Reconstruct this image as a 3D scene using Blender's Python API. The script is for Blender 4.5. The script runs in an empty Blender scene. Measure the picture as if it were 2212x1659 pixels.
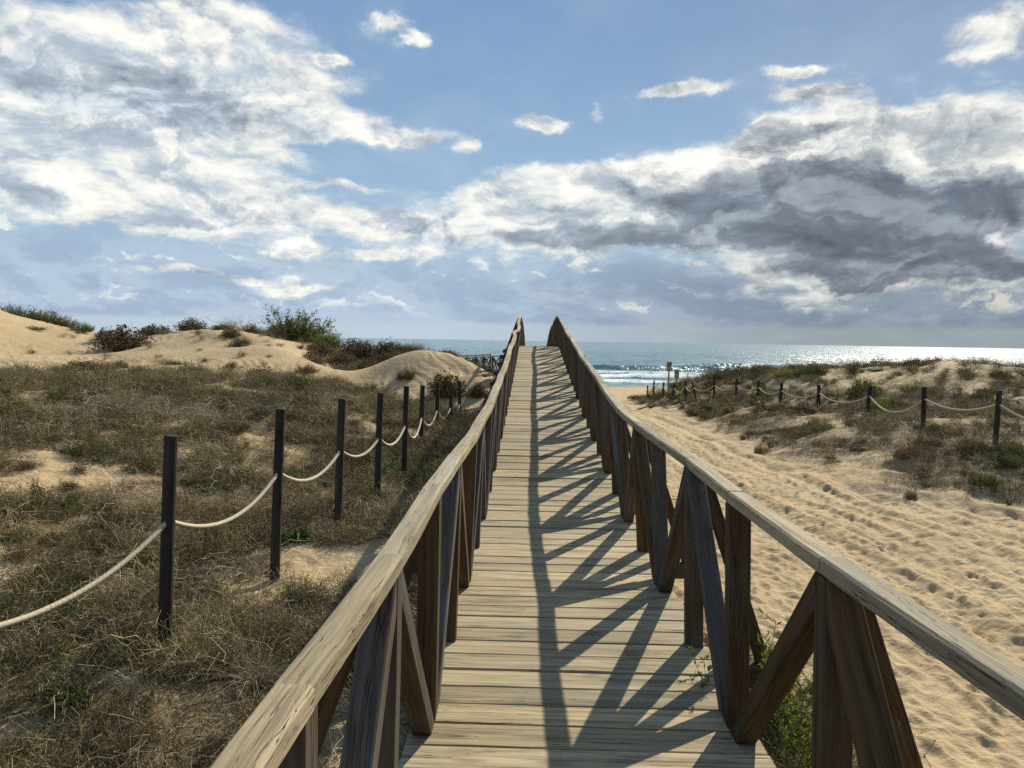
import bpy, math, random
import numpy as np
from mathutils import Matrix, Vector

random.seed(7)
RNG = np.random.default_rng(7)
scn = bpy.context.scene
COL = scn.collection
EYE = 1.7                      # camera height above the near deck (deck = z 0)

# ------------------------------------------------------------------ camera
F = 1661.0                     # focal length in pixels of a 2212 px wide picture
TH = math.radians(3.26); PH = 0.0157
CF = np.array([0, math.cos(TH), -math.sin(TH)])
R0 = np.array([1.0, 0, 0]); U0 = np.array([0, math.sin(TH), math.cos(TH)])
CR = math.cos(PH) * R0 + math.sin(PH) * U0
CU = -math.sin(PH) * R0 + math.cos(PH) * U0

def ray(px, py):
    return CF + (px - 1106) / F * CR - (py - 829.5) / F * CU

def at(px, py, dist):
    """world point seen at photo position (px, py) whose distance ahead (world y) is dist"""
    d = ray(px, py); d = d * (dist / d[1])
    return np.array([d[0], d[1], d[2] + EYE])

cam = bpy.data.cameras.new('camera'); camo = bpy.data.objects.new('camera', cam); COL.objects.link(camo)
cam.sensor_width = 36.0; cam.sensor_fit = 'HORIZONTAL'; cam.lens = 36.0 * F / 2212
cam.clip_start = 0.05; cam.clip_end = 30000
camo.matrix_world = Matrix(((CR[0], CU[0], -CF[0], 0), (CR[1], CU[1], -CF[1], 0), (CR[2], CU[2], -CF[2], EYE), (0, 0, 0, 1)))
scn.camera = camo

# ------------------------------------------------------------------ numpy noise
def _hash(ix, iy, seed):
    h = (ix.astype(np.int64) * 374761393 + iy.astype(np.int64) * 668265263 + seed * 1442695041) & 0xffffffff
    h = ((h ^ (h >> 13)) * 1274126177) & 0xffffffff
    return ((h ^ (h >> 16)) & 0xffffff) / float(0xffffff)

def vnoise(x, y, seed=0):
    ix = np.floor(x); iy = np.floor(y); fx = x - ix; fy = y - iy
    fx = fx * fx * fx * (fx * (fx * 6 - 15) + 10); fy = fy * fy * fy * (fy * (fy * 6 - 15) + 10)
    a = _hash(ix, iy, seed); b = _hash(ix + 1, iy, seed); c = _hash(ix, iy + 1, seed); d = _hash(ix + 1, iy + 1, seed)
    return (a + (b - a) * fx) * (1 - fy) + (c + (d - c) * fx) * fy

def fbm(x, y, seed=0, octs=4, gain=0.5):
    s = 0; a = 1.0; t = 0
    for o in range(octs):
        s = s + a * vnoise(x * 2 ** o + 17.3 * o, y * 2 ** o - 9.1 * o, seed + o); t += a; a *= gain
    return s / t

def sstep(a, b, x):
    t = np.clip((x - a) / (b - a), 0, 1); return t * t * (3 - 2 * t)

def ell(x, y, cx, cy, rx, ry, ang=0.0):
    c, s = math.cos(ang), math.sin(ang); dx = x - cx; dy = y - cy
    return np.exp(-(((dx * c + dy * s) / rx) ** 2 + ((-dx * s + dy * c) / ry) ** 2))

# ------------------------------------------------------------------ boardwalk course
def cx_(y): return 0.255 + 0.0245 * y
PROF_Y = [-6, 6.8, 7.4, 11.4, 13.1, 16.4, 18.7, 21.2, 24.8, 25.6, 28, 34, 37, 41, 47, 60]
PROF_Z = [0.0, 0.0, 0.02, 0.29, 0.41, 0.69, 0.88, 1.09, 1.42, 1.48, 1.50, 1.36, 1.22, 0.84, 0.08, -1.5]
def zdeck(y): return float(np.interp(y, PROF_Y, PROF_Z))

# ------------------------------------------------------------------ terrain
SEA = -2.62
BY = [-200, 8, 20, 30, 40, 55, 75, 90, 130, 400]
BZ = [-2.1, -2.1, -2.38, -2.75, -3.15, -3.7, -4.28, -4.9, -7, -12]
def base(y): return np.interp(y, BY, BZ) + EYE
ctl = []
def C(x, y, zrel): ctl.append((x, y, zrel + EYE))
def CP(px, py, d): ctl.append(tuple(at(px, py, d)))
for x in (-0.3, 1.0):
    for y, z in ((1, -2.1), (4, -2.08), (7, -2.05), (11, -2.0), (15, -1.95), (19, -1.95)): C(x, y, z)
C(1, 24, -1.9); C(1, 29, -2.1); C(0.5, 36, -2.7); C(0.5, 46, -3.3)
# left: scrub flat, rope fence line
for p in ((357, 1425, 5.0), (592, 1262, 6.75), (730, 1150, 8.35), (815, 1090, 9.5), (877, 1040, 11.2)): CP(*p)
C(-1.6, 13.7, -1.86); C(-1.55, 15.6, -1.84); C(-1.4, 17.5, -1.87)
for p in ((0, 1100, 7.5), (300, 1100, 8.2), (0, 1400, 5.0), (250, 1300, 5.9), (0, 1659, 3.9), (0, 900, 11.5), (300, 900, 12),
          (600, 900, 13.2), (0, 800, 17), (150, 830, 15), (400, 812, 18), (600, 826, 17.5), (760, 850, 16.5)): CP(*p)
# far left dune
for p in ((-60, 640, 28), (0, 672, 28.5), (60, 690, 29), (130, 705, 29.5), (190, 722, 29), (0, 760, 22), (100, 770, 21.5), (200, 785, 20.5),
          (250, 738, 27), (300, 733, 26.5)): CP(*p)
# centre mound
for p in ((345, 738, 25), (410, 728, 25.5), (470, 716, 25.5), (520, 722, 25.5), (590, 742, 24.5), (640, 764, 23.5), (690, 792, 22.5),
          (340, 772, 22), (450, 770, 22), (560, 782, 21.5), (560, 722, 29), (640, 738, 30), (740, 752, 30), (800, 768, 28.5)): CP(*p)
# dune beside the ramp
for p in ((862, 772, 23), (892, 760, 23.4), (949, 767, 23.2), (1000, 782, 23), (1022, 808, 22), (900, 764, 25.5), (1066, 814, 27),
          (927, 868, 20.2), (840, 868, 19.3), (788, 824, 22), (900, 820, 21.7), (960, 830, 21.4), (1000, 888, 19.3)): CP(*p)
C(-1.3, 22.5, -1.15)
for p in ((-4, 33, -2.0), (-3, 40, -2.9), (-10, 40, -2.0), (-18, 45, -1.2), (-25, 10, -.4), (-25, 28, 1.0), (-13, 5, -1.6), (-25, 42, .2), (-10, 60, -3.7),
          (-6, 0, -2.15), (-15, -5, -2), (-25, 60, -3.6), (-35, 20, .4), (-40, 50, -2)): C(*p)
# sand track
for y in (1, 5, 9, 13, 18, 24, 30, 36, 44, 54):
    for x in (2.4, 4.4): C(x, y, float(base(y)) - EYE)
C(6.0, 4, -2.08); C(6.2, 8, -2.05); C(5.9, 50, -3.55); C(9, 60, -3.85); C(25, 66, -4.0); C(-8, 70, -4.1); C(3, 70, -4.1)
# foot of the right bank, fence line and dunes behind
for p in ((6.1, 41, -3.15), (6.0, 34, -2.9), (5.9, 28.8, -2.66), (6.0, 23.7, -2.5), (5.4, 19.5, -2.4), (5.1, 16.2, -2.3), (5.2, 13.5, -2.22), (5.6, 11.4, -2.15), (7.0, 9.8, -2.08),
          (8.5, 7.8, -2.0), (9.8, 5, -1.95), (6.6, 12.5, -1.68), (6.5, 15, -1.66), (6.9, 19, -1.86), (6.9, 23.5, -2.02), (6.65, 27, -2.28), (7.9, 12.5, -1.52), (7.68, 14.3, -1.50), (8.3, 18, -1.64), (8.2, 20.5, -1.75), (7.8, 24, -1.82), (7.5, 26, -1.96),
          (7.37, 28, -2.15), (7.1, 31, -2.38), (7.16, 34, -2.58), (7.3, 37, -2.75), (7.5, 41, -3.1), (7.8, 46, -3.4),
          (9, 9.5, -1.75), (12, 7, -1.7), (12, 11, -1.45), (11, 15, -1.3), (10.3, 18, -1.3), (13, 18, -1.0), (13.2, 24, -.47), (16.3, 24, -.68), (11.2, 25, -.86), (20, 24, -.75),
          (12.2, 21.5, -.66), (16, 20.5, -.8), (10.8, 32, -1.16), (9.9, 29, -1.3), (9, 35.5, -1.45), (8.6, 39.5, -2.2), (12, 38, -2.0), (15, 34, -1.7), (16, 42, -2.8), (20, 16, -.95), (26, 28, -1.0),
          (30, 12, -1), (20, 5, -1.5), (30, 40, -2.3), (25, 50, -3.3), (10, 50, -3.5), (40, 25, -1.6), (10, -5, -2), (3, -6, -2.1)): C(*p)
BUSH = [
 (28, 688, 29, 110, 30, 'low', 'low green bush at the left edge of the photo on the highest dune crest'),
 (95, 700, 29.5, 90, 34, 'low', 'low green bush in the middle of the row on the far left dune crest'),
 (140, 708, 29.5, 60, 30, 'dark', 'brownish low bush next to the green ones on the far left crest'),
 (178, 714, 29, 62, 22, 'low', 'small green bush at the right end of the far left crest row'),
 (75, 712, 27, 50, 10, 'lime', 'flat yellow-green mat on the pale sand below the far left crest'),
 (268, 758, 25, 130, 58, 'thistle', 'largest brown seedhead bush between the far left dune and the centre mound'),
 (235, 738, 26.5, 70, 34, 'thistle', 'brown seedhead bush behind the left shoulder of the largest one'),
 (338, 724, 28, 78, 30, 'thistle', 'brown seedhead bush on the skyline just right of the largest one'),
 (415, 714, 28, 80, 30, 'thistle', 'rounded brown seedhead bush on the skyline above the rippled mound'),
 (480, 716, 28, 50, 20, 'thistle', 'small brown seedhead bush on top of the centre mound'),
 (520, 748, 24.5, 52, 26, 'grey', 'grey-green bush on the face of the centre mound'),
 (498, 730, 25.5, 58, 28, 'thistle', 'brown seedhead bush on the mound just above the grey-green one'),
 (545, 722, 28, 60, 26, 'thistle', 'brown seedhead bush on the skyline left of the big green shrub'),
 (592, 732, 28.5, 60, 28, 'thistle', 'brown seedhead bush at the foot of the big green shrub'),
 (640, 742, 30, 178, 84, 'green', 'big dark green shrub standing on the skyline'),
 (600, 738, 30.5, 80, 44, 'green', 'smaller green shrub leaning against the left side of the big skyline shrub'),
 (690, 764, 27, 84, 34, 'thistle', 'seedhead bush below the yellow-green bush at the foot of the big shrub'),
 (762, 768, 28.5, 96, 40, 'thistle', 'wide seedhead bush on the skyline just left of where the sea begins'),
 (822, 792, 25.2, 84, 34, 'thistle', 'seedhead bush halfway down the left slope of the second dune'),
 (852, 782, 25.6, 56, 30, 'thistle', 'seedhead bush touching the sunlit crest of the second dune on its left'),
 (742, 806, 24, 76, 26, 'thistle', 'flat seedhead bush at the bottom of the dip between the mound and the second dune'),
 (662, 816, 21.5, 60, 24, 'dark', 'withered bush at the lower right foot of the centre mound'),
 (712, 828, 20.5, 70, 28, 'dark', 'withered bush halfway between the centre mound and the second dune'),
 (765, 840, 19.5, 56, 26, 'dark', 'small withered bush below the dip, left of the shaded dune face'),
 (707, 750, 28.5, 75, 40, 'lime', 'yellow-green bush at the right foot of the big shrub'),
 (675, 790, 24, 72, 40, 'thistle', 'brown seedhead bush at the right end of the centre mound'),
 (735, 788, 26, 80, 40, 'thistle', 'brown seedhead bush in the dip before the second dune'),
 (790, 775, 27.5, 90, 45, 'thistle', 'brown seedhead bush left of the second dune with the sea behind it'),
 (840, 770, 27, 80, 42, 'thistle', 'tall brown seedhead bush on the left shoulder of the second dune'),
 (795, 800, 24.5, 80, 30, 'thistle', 'darker seedhead bush low on the left slope of the second dune'),
 (885, 760, 27, 24, 16, 'thistle', 'tiny seedhead bush at the very top of the second dune'),
 (965, 776, 26, 66, 24, 'thistle', 'seedhead bush on the second dune crest against the sea'),
 (1010, 800, 26.5, 56, 30, 'thistle', 'seedhead bush sloping down the dune towards the side walkway'),
 (1045, 812, 25, 44, 26, 'thistle', 'seedhead bush on sand beside the ramp railing shadow'),
 (965, 858, 20.6, 96, 62, 'thistle', 'large seedhead bush behind the far rope fence posts'),
 (920, 885, 19.6, 60, 32, 'thistle', 'seedhead bush left of the last rope fence posts'),
 (1030, 878, 20.5, 60, 34, 'thistle', 'seedhead bush between the last rope post and the ramp'),
 (876, 842, 21.8, 52, 28, 'dark', 'brown grassy bush on the face of the second dune'),
 (798, 872, 18.5, 50, 40, 'low', 'green upright bush left of the second dune foot'),
 (745, 856, 19, 70, 34, 'dark', 'withered brown bush on the slope behind the third rope post'),
 (180, 806, 18.2, 96, 30, 'thistle', 'seedhead bush at the lower edge of the far left sand'),
 (300, 812, 17.5, 70, 24, 'dark', 'withered bush in front of the largest seedhead bush'),
 (415, 826, 17.5, 92, 40, 'dark', 'purple-brown withered bush below the rippled mound'),
 (570, 832, 17.5, 80, 40, 'thistle', 'seedhead bush in the scrub below the right of the mound'),
 (545, 812, 19, 40, 26, 'lime', 'small yellow-green bush beside the seedhead bush below the mound'),
 (640, 866, 15.5, 100, 44, 'low', 'olive green bush in the scrub behind the second rope post'),
 (500, 796, 20.5, 26, 16, 'low', 'tiny green bush on bare sand under the mound'),
 (260, 794, 19.5, 38, 20, 'low', 'tiny green bush left of the mound foot'),
 (375, 790, 20.5, 44, 14, 'low', 'low green bush at the foot of the ripples'),
 (128, 912, 13, 70, 36, 'low', 'dark green bush in the scrub near the left edge'),
 (30, 948, 11.6, 90, 44, 'low', 'dark green bush cut by the left edge of the photo'),
 (225, 960, 11.5, 90, 34, 'grey', 'grey-green bush in the middle of the left scrub'),
 (427, 1045, 9.3, 44, 36, 'low', 'small green bush right of the nearest rope post'),
 (180, 1020, 9.8, 110, 34, 'grey', 'grey-green bush above the lying cane'),
 (650, 1282, 6.1, 120, 84, 'grey', 'airy grey-green bush beside the second rope post'),
 (1868, 828, 20.8, 96, 44, 'low', 'round green bush on the sand behind the right rope fence'),
 (1757, 808, 26, 80, 30, 'low', 'green bush on the right skyline against the glittering sea'),
 (1700, 816, 26.5, 84, 22, 'lime', 'yellow-green bush on sand left of the skyline bush'),
 (1648, 806, 31, 70, 22, 'dark', 'dark brown bush on the skyline before the brightest glitter'),
 (1560, 822, 33.5, 66, 24, 'low', 'green bush on the skyline behind the tallest fence posts'),
 (1600, 812, 33, 60, 22, 'dark', 'withered bush on the skyline between two green ones'),
 (1474, 842, 38, 74, 30, 'lime', 'yellow-green bush hiding the pole of the lower sign'),
 (1420, 868, 40, 50, 34, 'low', 'dark green bush at the end of the right rope fence'),
 (1498, 856, 33, 58, 34, 'lime', 'yellow-green bush behind the leaning fence post'),
 (1574, 896, 23.8, 30, 34, 'lime', 'small yellow bush on the foot of the right bank'),
 (1645, 982, 16, 38, 22, 'dark', 'small dry bush at the edge of the sand track'),
 (1892, 880, 18.3, 54, 40, 'lime', 'light green upright bush behind the rope fence'),
 (1973, 850, 20, 54, 22, 'low', 'dark green bush on the shaded dune side'),
 (2122, 866, 18, 62, 28, 'dark', 'dark round bush on the shaded dune side at the right'),
 (1758, 950, 16.5, 64, 34, 'low', 'green bush on the bank below the fence'),
 (1955, 1010, 12.4, 70, 40, 'dark', 'withered bush overhanging the hollow of the right bank'),
 (2112, 1004, 12, 96, 42, 'dark', 'withered bush on the bank near the right edge'),
 (1968, 1078, 10.8, 34, 30, 'grey', 'small grey-green bush alone on the sand below the bank'),
 (2180, 1052, 11.2, 56, 30, 'low', 'small green bush on the sand at the right edge'),
 (1996, 791, 24, 116, 18, 'dark', 'low heathery bush along the right dune crest'),
 (2090, 792, 24.5, 90, 12, 'dark', 'thin heathery bush at the right end of the dune crest'),
]
for _b in BUSH:
    if _b[2] >= 23: CP(_b[0], _b[1] - 1, _b[2])
ctl = np.array(ctl)
def _tps(r2): return 0.5 * r2 * np.log(r2 + 1e-9)
_n = len(ctl); _X = ctl[:, :2] / 10.0; _v = ctl[:, 2] - base(ctl[:, 1])
_K = _tps(((_X[:, None] - _X[None]) ** 2).sum(-1)) + np.eye(_n) * 0.0006
_P = np.c_[np.ones(_n), _X]
_A = np.block([[_K, _P], [_P.T, np.zeros((3, 3))]])
_W = np.linalg.solve(_A, np.r_[_v, 0, 0, 0])

def smooth_ground(x, y):
    sh = x.shape; x = x.ravel(); y = y.ravel(); out = np.empty(len(x))
    for i in range(0, len(x), 60000):
        q = np.c_[x[i:i + 60000], y[i:i + 60000]] / 10.0
        r2 = ((q[:, None] - _X[None]) ** 2).sum(-1)
        out[i:i + 60000] = _tps(r2) @ _W[:_n] + _W[_n] + q @ _W[_n + 1:]
    fade = (1 - sstep(52, 66, y)) * (1 - sstep(30, 55, np.abs(x))) * (1 - sstep(5, 16, -y))
    out = np.clip(out, -3, 3.6) * fade + (1 - fade) * (1 - sstep(40, 62, y)) * (1 - sstep(8, 20, -y)) * 1.2 * (np.abs(x) > 20)
    return (base(y) + out).reshape(sh)

def track_mask(x, y):
    foot = np.interp(y, [0, 5, 8, 9.8, 11.4, 13.5, 16, 20, 24, 34, 41, 46, 60], [12, 10, 8.4, 6.9, 5.7, 5.3, 5.2, 5.5, 6.0, 6.1, 6.2, 7, 40])
    left = np.interp(y, [0, 20, 30, 45, 50, 60], [1.25, 1.75, 1.9, 2.0, -2, -60])
    w = fbm(x * 1.1, y * 1.1, 5, 3) * 0.7 - 0.35
    return sstep(0, 0.45, x - left + w * 0.6) * sstep(0, 0.7, foot - x + w * 1.4)

def bare_mask(x, y):
    """1 on open dune sand"""
    m = ell(x, y, -17.5, 24, 6, 6.5) * 1.5 + ell(x, y, -15, 21, 4.0, 2.6) * 1.2
    m = m + ell(x, y, -9.2, 23.3, 3.0, 2.4) * 1.9 + ell(x, y, -6.6, 22.3, 1.5, 1.8) * 1.6
    m = m + ell(x, y, -2.7, 23.0, 2.0, 2.8) * 1.9 + ell(x, y, -1.0, 22.0, 1.3, 2.6) * 1.6
    m = m + ell(x, y, 15.5, 23.0, 6, 2.2) * 1.5 + ell(x, y, 10.5, 22, 1.2, 1.6) * 0.7
    m = m + ell(x, y, -4.6, 8.4, 1.3, 1.0) * 0.35 + ell(x, y, -4.5, 6.2, 1.3, .8) * 0.6 + ell(x, y, -2.9, 4.4, 0.8, 0.45) * 0.25 + ell(x, y, -3.6, 9.2, .7, .9) * 0.4
    m = m + (y > 46) * 1.0
    return np.clip(m, 0, 1.3)

def veg_density(x, y):
    t = track_mask(x, y)
    patches = fbm(x * 0.55, y * 0.55, 21, 4); fine = fbm(x * 1.7, y * 1.7, 31, 3)
    left = sstep(0.42, 0.56, patches * 0.5 + fine * 0.5 + 0.09)
    left = np.where(x < -0.35, left, 0)
    left = left * (1 - sstep(15.2, 18.2, y + (fine - .5) * 5) * (x < -4.6) * .93)
    left = left * (1 - sstep(0.25, 0.75, bare_mask(x, y) + (fine - .5) * 0.6)) * (1 - sstep(33, 40, y))
    right = sstep(0.40, 0.52, patches * 0.55 + fine * 0.45 + 0.065) * (x > 4.6) * (1 - track_mask(x - .55, y)) ** 1.5 * (1 - t)
    right = right * (1 - 0.75 * sstep(0.4, 0.9, bare_mask(x, y) + (fine - .5) * 0.7)) * (1 - sstep(44, 50, y))
    edge = ell(x, y, 1.45, 3.6, 0.5, 1.6) * sstep(0.4, 0.6, fine + .12) + ell(x, y, 1.5, 7, 0.35, 2.5) * sstep(.48, .6, fine) * .7
    return np.clip(left + right * (x > 2.2) + edge * (x > 1.0), 0, 1)

def cells(x, y, sx, sy, seed, dens, depth):
    """footprints: elongated dents with a pushed-up rim"""
    gx = x / sx; gy = y / sy; ix = np.floor(gx); iy = np.floor(gy); out = np.zeros_like(x)
    for dx in (-1, 0, 1):
        for dy in (-1, 0, 1):
            cx = ix + dx; cy = iy + dy
            px = (cx + 0.15 + 0.7 * _hash(cx, cy, seed)) * sx; py = (cy + 0.15 + 0.7 * _hash(cx, cy, seed + 1)) * sy
            a = (_hash(cx, cy, seed + 2) - .5) * 1.5; k = _hash(cx, cy, seed + 3); s = 0.75 + 0.5 * _hash(cx, cy, seed + 4)
            ca = np.cos(a); sa = np.sin(a); u = ((x - px) * ca + (y - py) * sa) / (0.046 * s); v = (-(x - px) * sa + (y - py) * ca) / (0.10 * s)
            d = np.sqrt(u * u + v * v)
            out += np.where(k < dens, (-np.exp(-(d / .85) ** 4) + 0.42 * np.exp(-((d - 1.45) / .42) ** 2)), 0) * depth * (0.7 + .55 * k)
    return out

def relief(x, y, t):
    bare = np.clip(bare_mask(x, y), 0, 1)
    h = (fbm(x * 0.9, y * 0.9, 3, 4) - .5) * 0.16 * (1 - t) * (1 - .75 * bare)
    h += (fbm(x * 3.7, y * 3.7, 9, 4) - .5) * 0.085 * (1 - t) * (1 - .85 * bare)
    # wind ripples and soft undulation on open dune
    wx = x + fbm(x * .8, y * .8, 12, 2) * 1.3
    rip = (np.sin((wx * 0.95 + y * 0.4) * 2 * math.pi / 0.34) * 0.5) * sstep(.42, .55, fbm(x * .3 + 3, y * .3, 14, 2))
    h += bare * (rip * 0.026 + (fbm(x * 1.4, y * .9, 15, 3) - .5) * 0.05)
    # trodden sand
    soft = (fbm(x * 1.3, y * 1.0, 41, 4) - .5) * 0.10 + (fbm(x * 6, y * 4.5, 42, 4) - .5) * 0.035
    far = 1 - 0.4 * sstep(40, 70, y)
    beach = 1 - sstep(60, 72, y)
    h += t * beach * (soft * far + cells(x, y, .23, .31, 51, .88, .016) + cells(x + 3.1, y + 1.7, .29, .37, 61, .75, .018) + cells(x - 5.3, y + 4.1, .17, .21, 67, .6, .016))
    wob = x - .12 * np.sin(y * .35); h += t * (1 - sstep(30, 45, y)) * (fbm(wob * 7.0, y * .22, 73, 3) - .5) * 0.085 * sstep(2.2, 3.0, x)
    for lane in (3.45, 4.0, 4.9, 5.35):
        u = x - lane - 0.10 * np.sin(y * .35) - np.where(y > 20, (y - 20) * .02, 0)
        h += t * (-0.045 * np.exp(-(u / .14) ** 2) + 0.030 * np.exp(-((np.abs(u) - .30) / .09) ** 2)) * (0.4 + .9 * fbm(x, y * .7, 71, 2)) * (1 - sstep(30, 45, y))
    # gullied foot of the right bank
    bank = ell(x, y, 6.3, 16, 1.3, 9) + ell(x, y, 6.6, 28, .8, 9)
    gl = fbm((x + y * .55) * 2.6, y * .5, 81, 3)
    h += bank * (1 - t) * (gl - .5) * 0.22
    return h

def ground_z(x, y):
    x = np.atleast_1d(np.asarray(x, float)); y = np.atleast_1d(np.asarray(y, float))
    return smooth_ground(x, y) + relief(x, y, track_mask(x, y))
def gz(x, y): return float(ground_z(x, y)[0])

# ------------------------------------------------------------------ mesh helpers
def mesh_from(name, V, faces, mats, midx=None, tone=None, smooth=False, extra=None):
    """faces: list of int arrays (n,k)"""
    me = bpy.data.meshes.new(name)
    V = np.asarray(V, np.float32)
    me.vertices.add(len(V)); me.vertices.foreach_set('co', V.ravel())
    fl = [np.asarray(f, np.int32) for f in faces if len(f)]
    loops = np.concatenate([f.ravel() for f in fl]); sizes = np.concatenate([np.full(len(f), f.shape[1], np.int32) for f in fl])
    starts = np.r_[0, np.cumsum(sizes)[:-1]].astype(np.int32)
    me.loops.add(len(loops)); me.loops.foreach_set('vertex_index', loops)
    me.polygons.add(len(sizes)); me.polygons.foreach_set('loop_start', starts); me.polygons.foreach_set('loop_total', sizes)
    if midx is not None: me.polygons.foreach_set('material_index', np.asarray(midx, np.int32))
    me.polygons.foreach_set('use_smooth', np.full(len(sizes), smooth, bool))
    for m in mats: me.materials.append(m)
    if tone is not None:
        a = me.attributes.new('tone', 'FLOAT', 'FACE'); a.data.foreach_set('value', np.asarray(tone, np.float32))
    for k, arr in (extra or {}).items():
        a = me.attributes.new(k, 'FLOAT', 'POINT'); a.data.foreach_set('value', np.asarray(arr, np.float32))
    me.update(calc_edges=True); me.validate()
    return me

def link(name, me, parent=None, loc=None, mw=None):
    o = bpy.data.objects.new(name, me); COL.objects.link(o)
    if parent is not None: o.parent = parent
    if mw is not None: o.matrix_basis = mw
    elif loc is not None: o.location = loc
    return o

def tag(o, label=None, cat=None, group=None, kind=None):
    if label: o['label'] = label
    if cat: o['category'] = cat
    if group: o['group'] = group
    if kind: o['kind'] = kind
    return o

def empty(name, loc, label, cat, group=None, rz=0):
    o = bpy.data.objects.new(name, None); COL.objects.link(o); o.location = loc; o.rotation_euler.z = rz
    return tag(o, label, cat, group)

# ------------------------------------------------------------------ material helpers
class NT:
    def __init__(s, tree): s.t = tree; s.n = tree.nodes; s.l = tree.links
    def add(s, typ, **kw):
        n = s.n.new(typ)
        for k, v in kw.items():
            if k == 'ins':
                for kk, vv in v.items(): s.put(n, kk, vv)
            else: setattr(n, k, v)
        return n
    def put(s, n, k, v):
        sock = n.inputs[k]
        if isinstance(v, bpy.types.NodeSocket): s.l.new(v, sock)
        else: sock.default_value = v
    def m(s, op, a, b=None, c=None, clamp=False):
        n = s.n.new('ShaderNodeMath'); n.operation = op; n.use_clamp = clamp
        s.put(n, 0, a)
        if b is not None: s.put(n, 1, b)
        if c is not None: s.put(n, 2, c)
        return n.outputs[0]
    def vm(s, op, a, b=None):
        n = s.n.new('ShaderNodeVectorMath'); n.operation = op; s.put(n, 0, a)
        if b is not None: s.put(n, 1, b)
        return n.outputs['Value'] if op in ('DOT_PRODUCT', 'LENGTH') else n.outputs[0]
    def noise(s, vec, scale, detail=4, rough=.55, dist=0.0, color=False):
        n = s.add('ShaderNodeTexNoise', ins={'Vector': vec, 'Scale': scale, 'Detail': detail, 'Roughness': rough, 'Distortion': dist})
        return n.outputs['Color' if color else 'Fac']
    def ramp(s, fac, stops, interp='LINEAR'):
        n = s.n.new('ShaderNodeValToRGB'); s.put(n, 'Fac', fac); r = n.color_ramp; r.interpolation = interp
        while len(r.elements) < len(stops): r.elements.new(0.5)
        for e, (p, c) in zip(r.elements, stops):
            e.position = p; e.color = (c[0], c[1], c[2], 1) if hasattr(c, '__len__') else (c, c, c, 1)
        return n.outputs['Color']
    def mix(s, f, a, b, mode='MIX'):
        n = s.n.new('ShaderNodeMix'); n.data_type = 'RGBA'; n.blend_type = mode
        for i, v in ((0, f), (6, a), (7, b)):
            if not isinstance(v, bpy.types.NodeSocket) and i > 0 and len(v) == 3: v = (*v, 1)
            if isinstance(v, bpy.types.NodeSocket): s.l.new(v, n.inputs[i])
            else: n.inputs[i].default_value = v
        return n.outputs[2]
    def rng(s, v, a, b, c=0.0, d=1.0, smooth=True):
        n = s.n.new('ShaderNodeMapRange'); n.interpolation_type = 'SMOOTHSTEP' if smooth else 'LINEAR'
        s.put(n, 0, v); s.put(n, 1, a); s.put(n, 2, b); s.put(n, 3, c); s.put(n, 4, d)
        return n.outputs[0]

def material(name):
    m = bpy.data.materials.new(name); m.use_nodes = True; nt = NT(m.node_tree); nt.n.clear()
    out = nt.add('ShaderNodeOutputMaterial'); b = nt.add('ShaderNodeBsdfPrincipled'); nt.l.new(b.outputs[0], out.inputs[0])
    return m, nt, b

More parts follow.
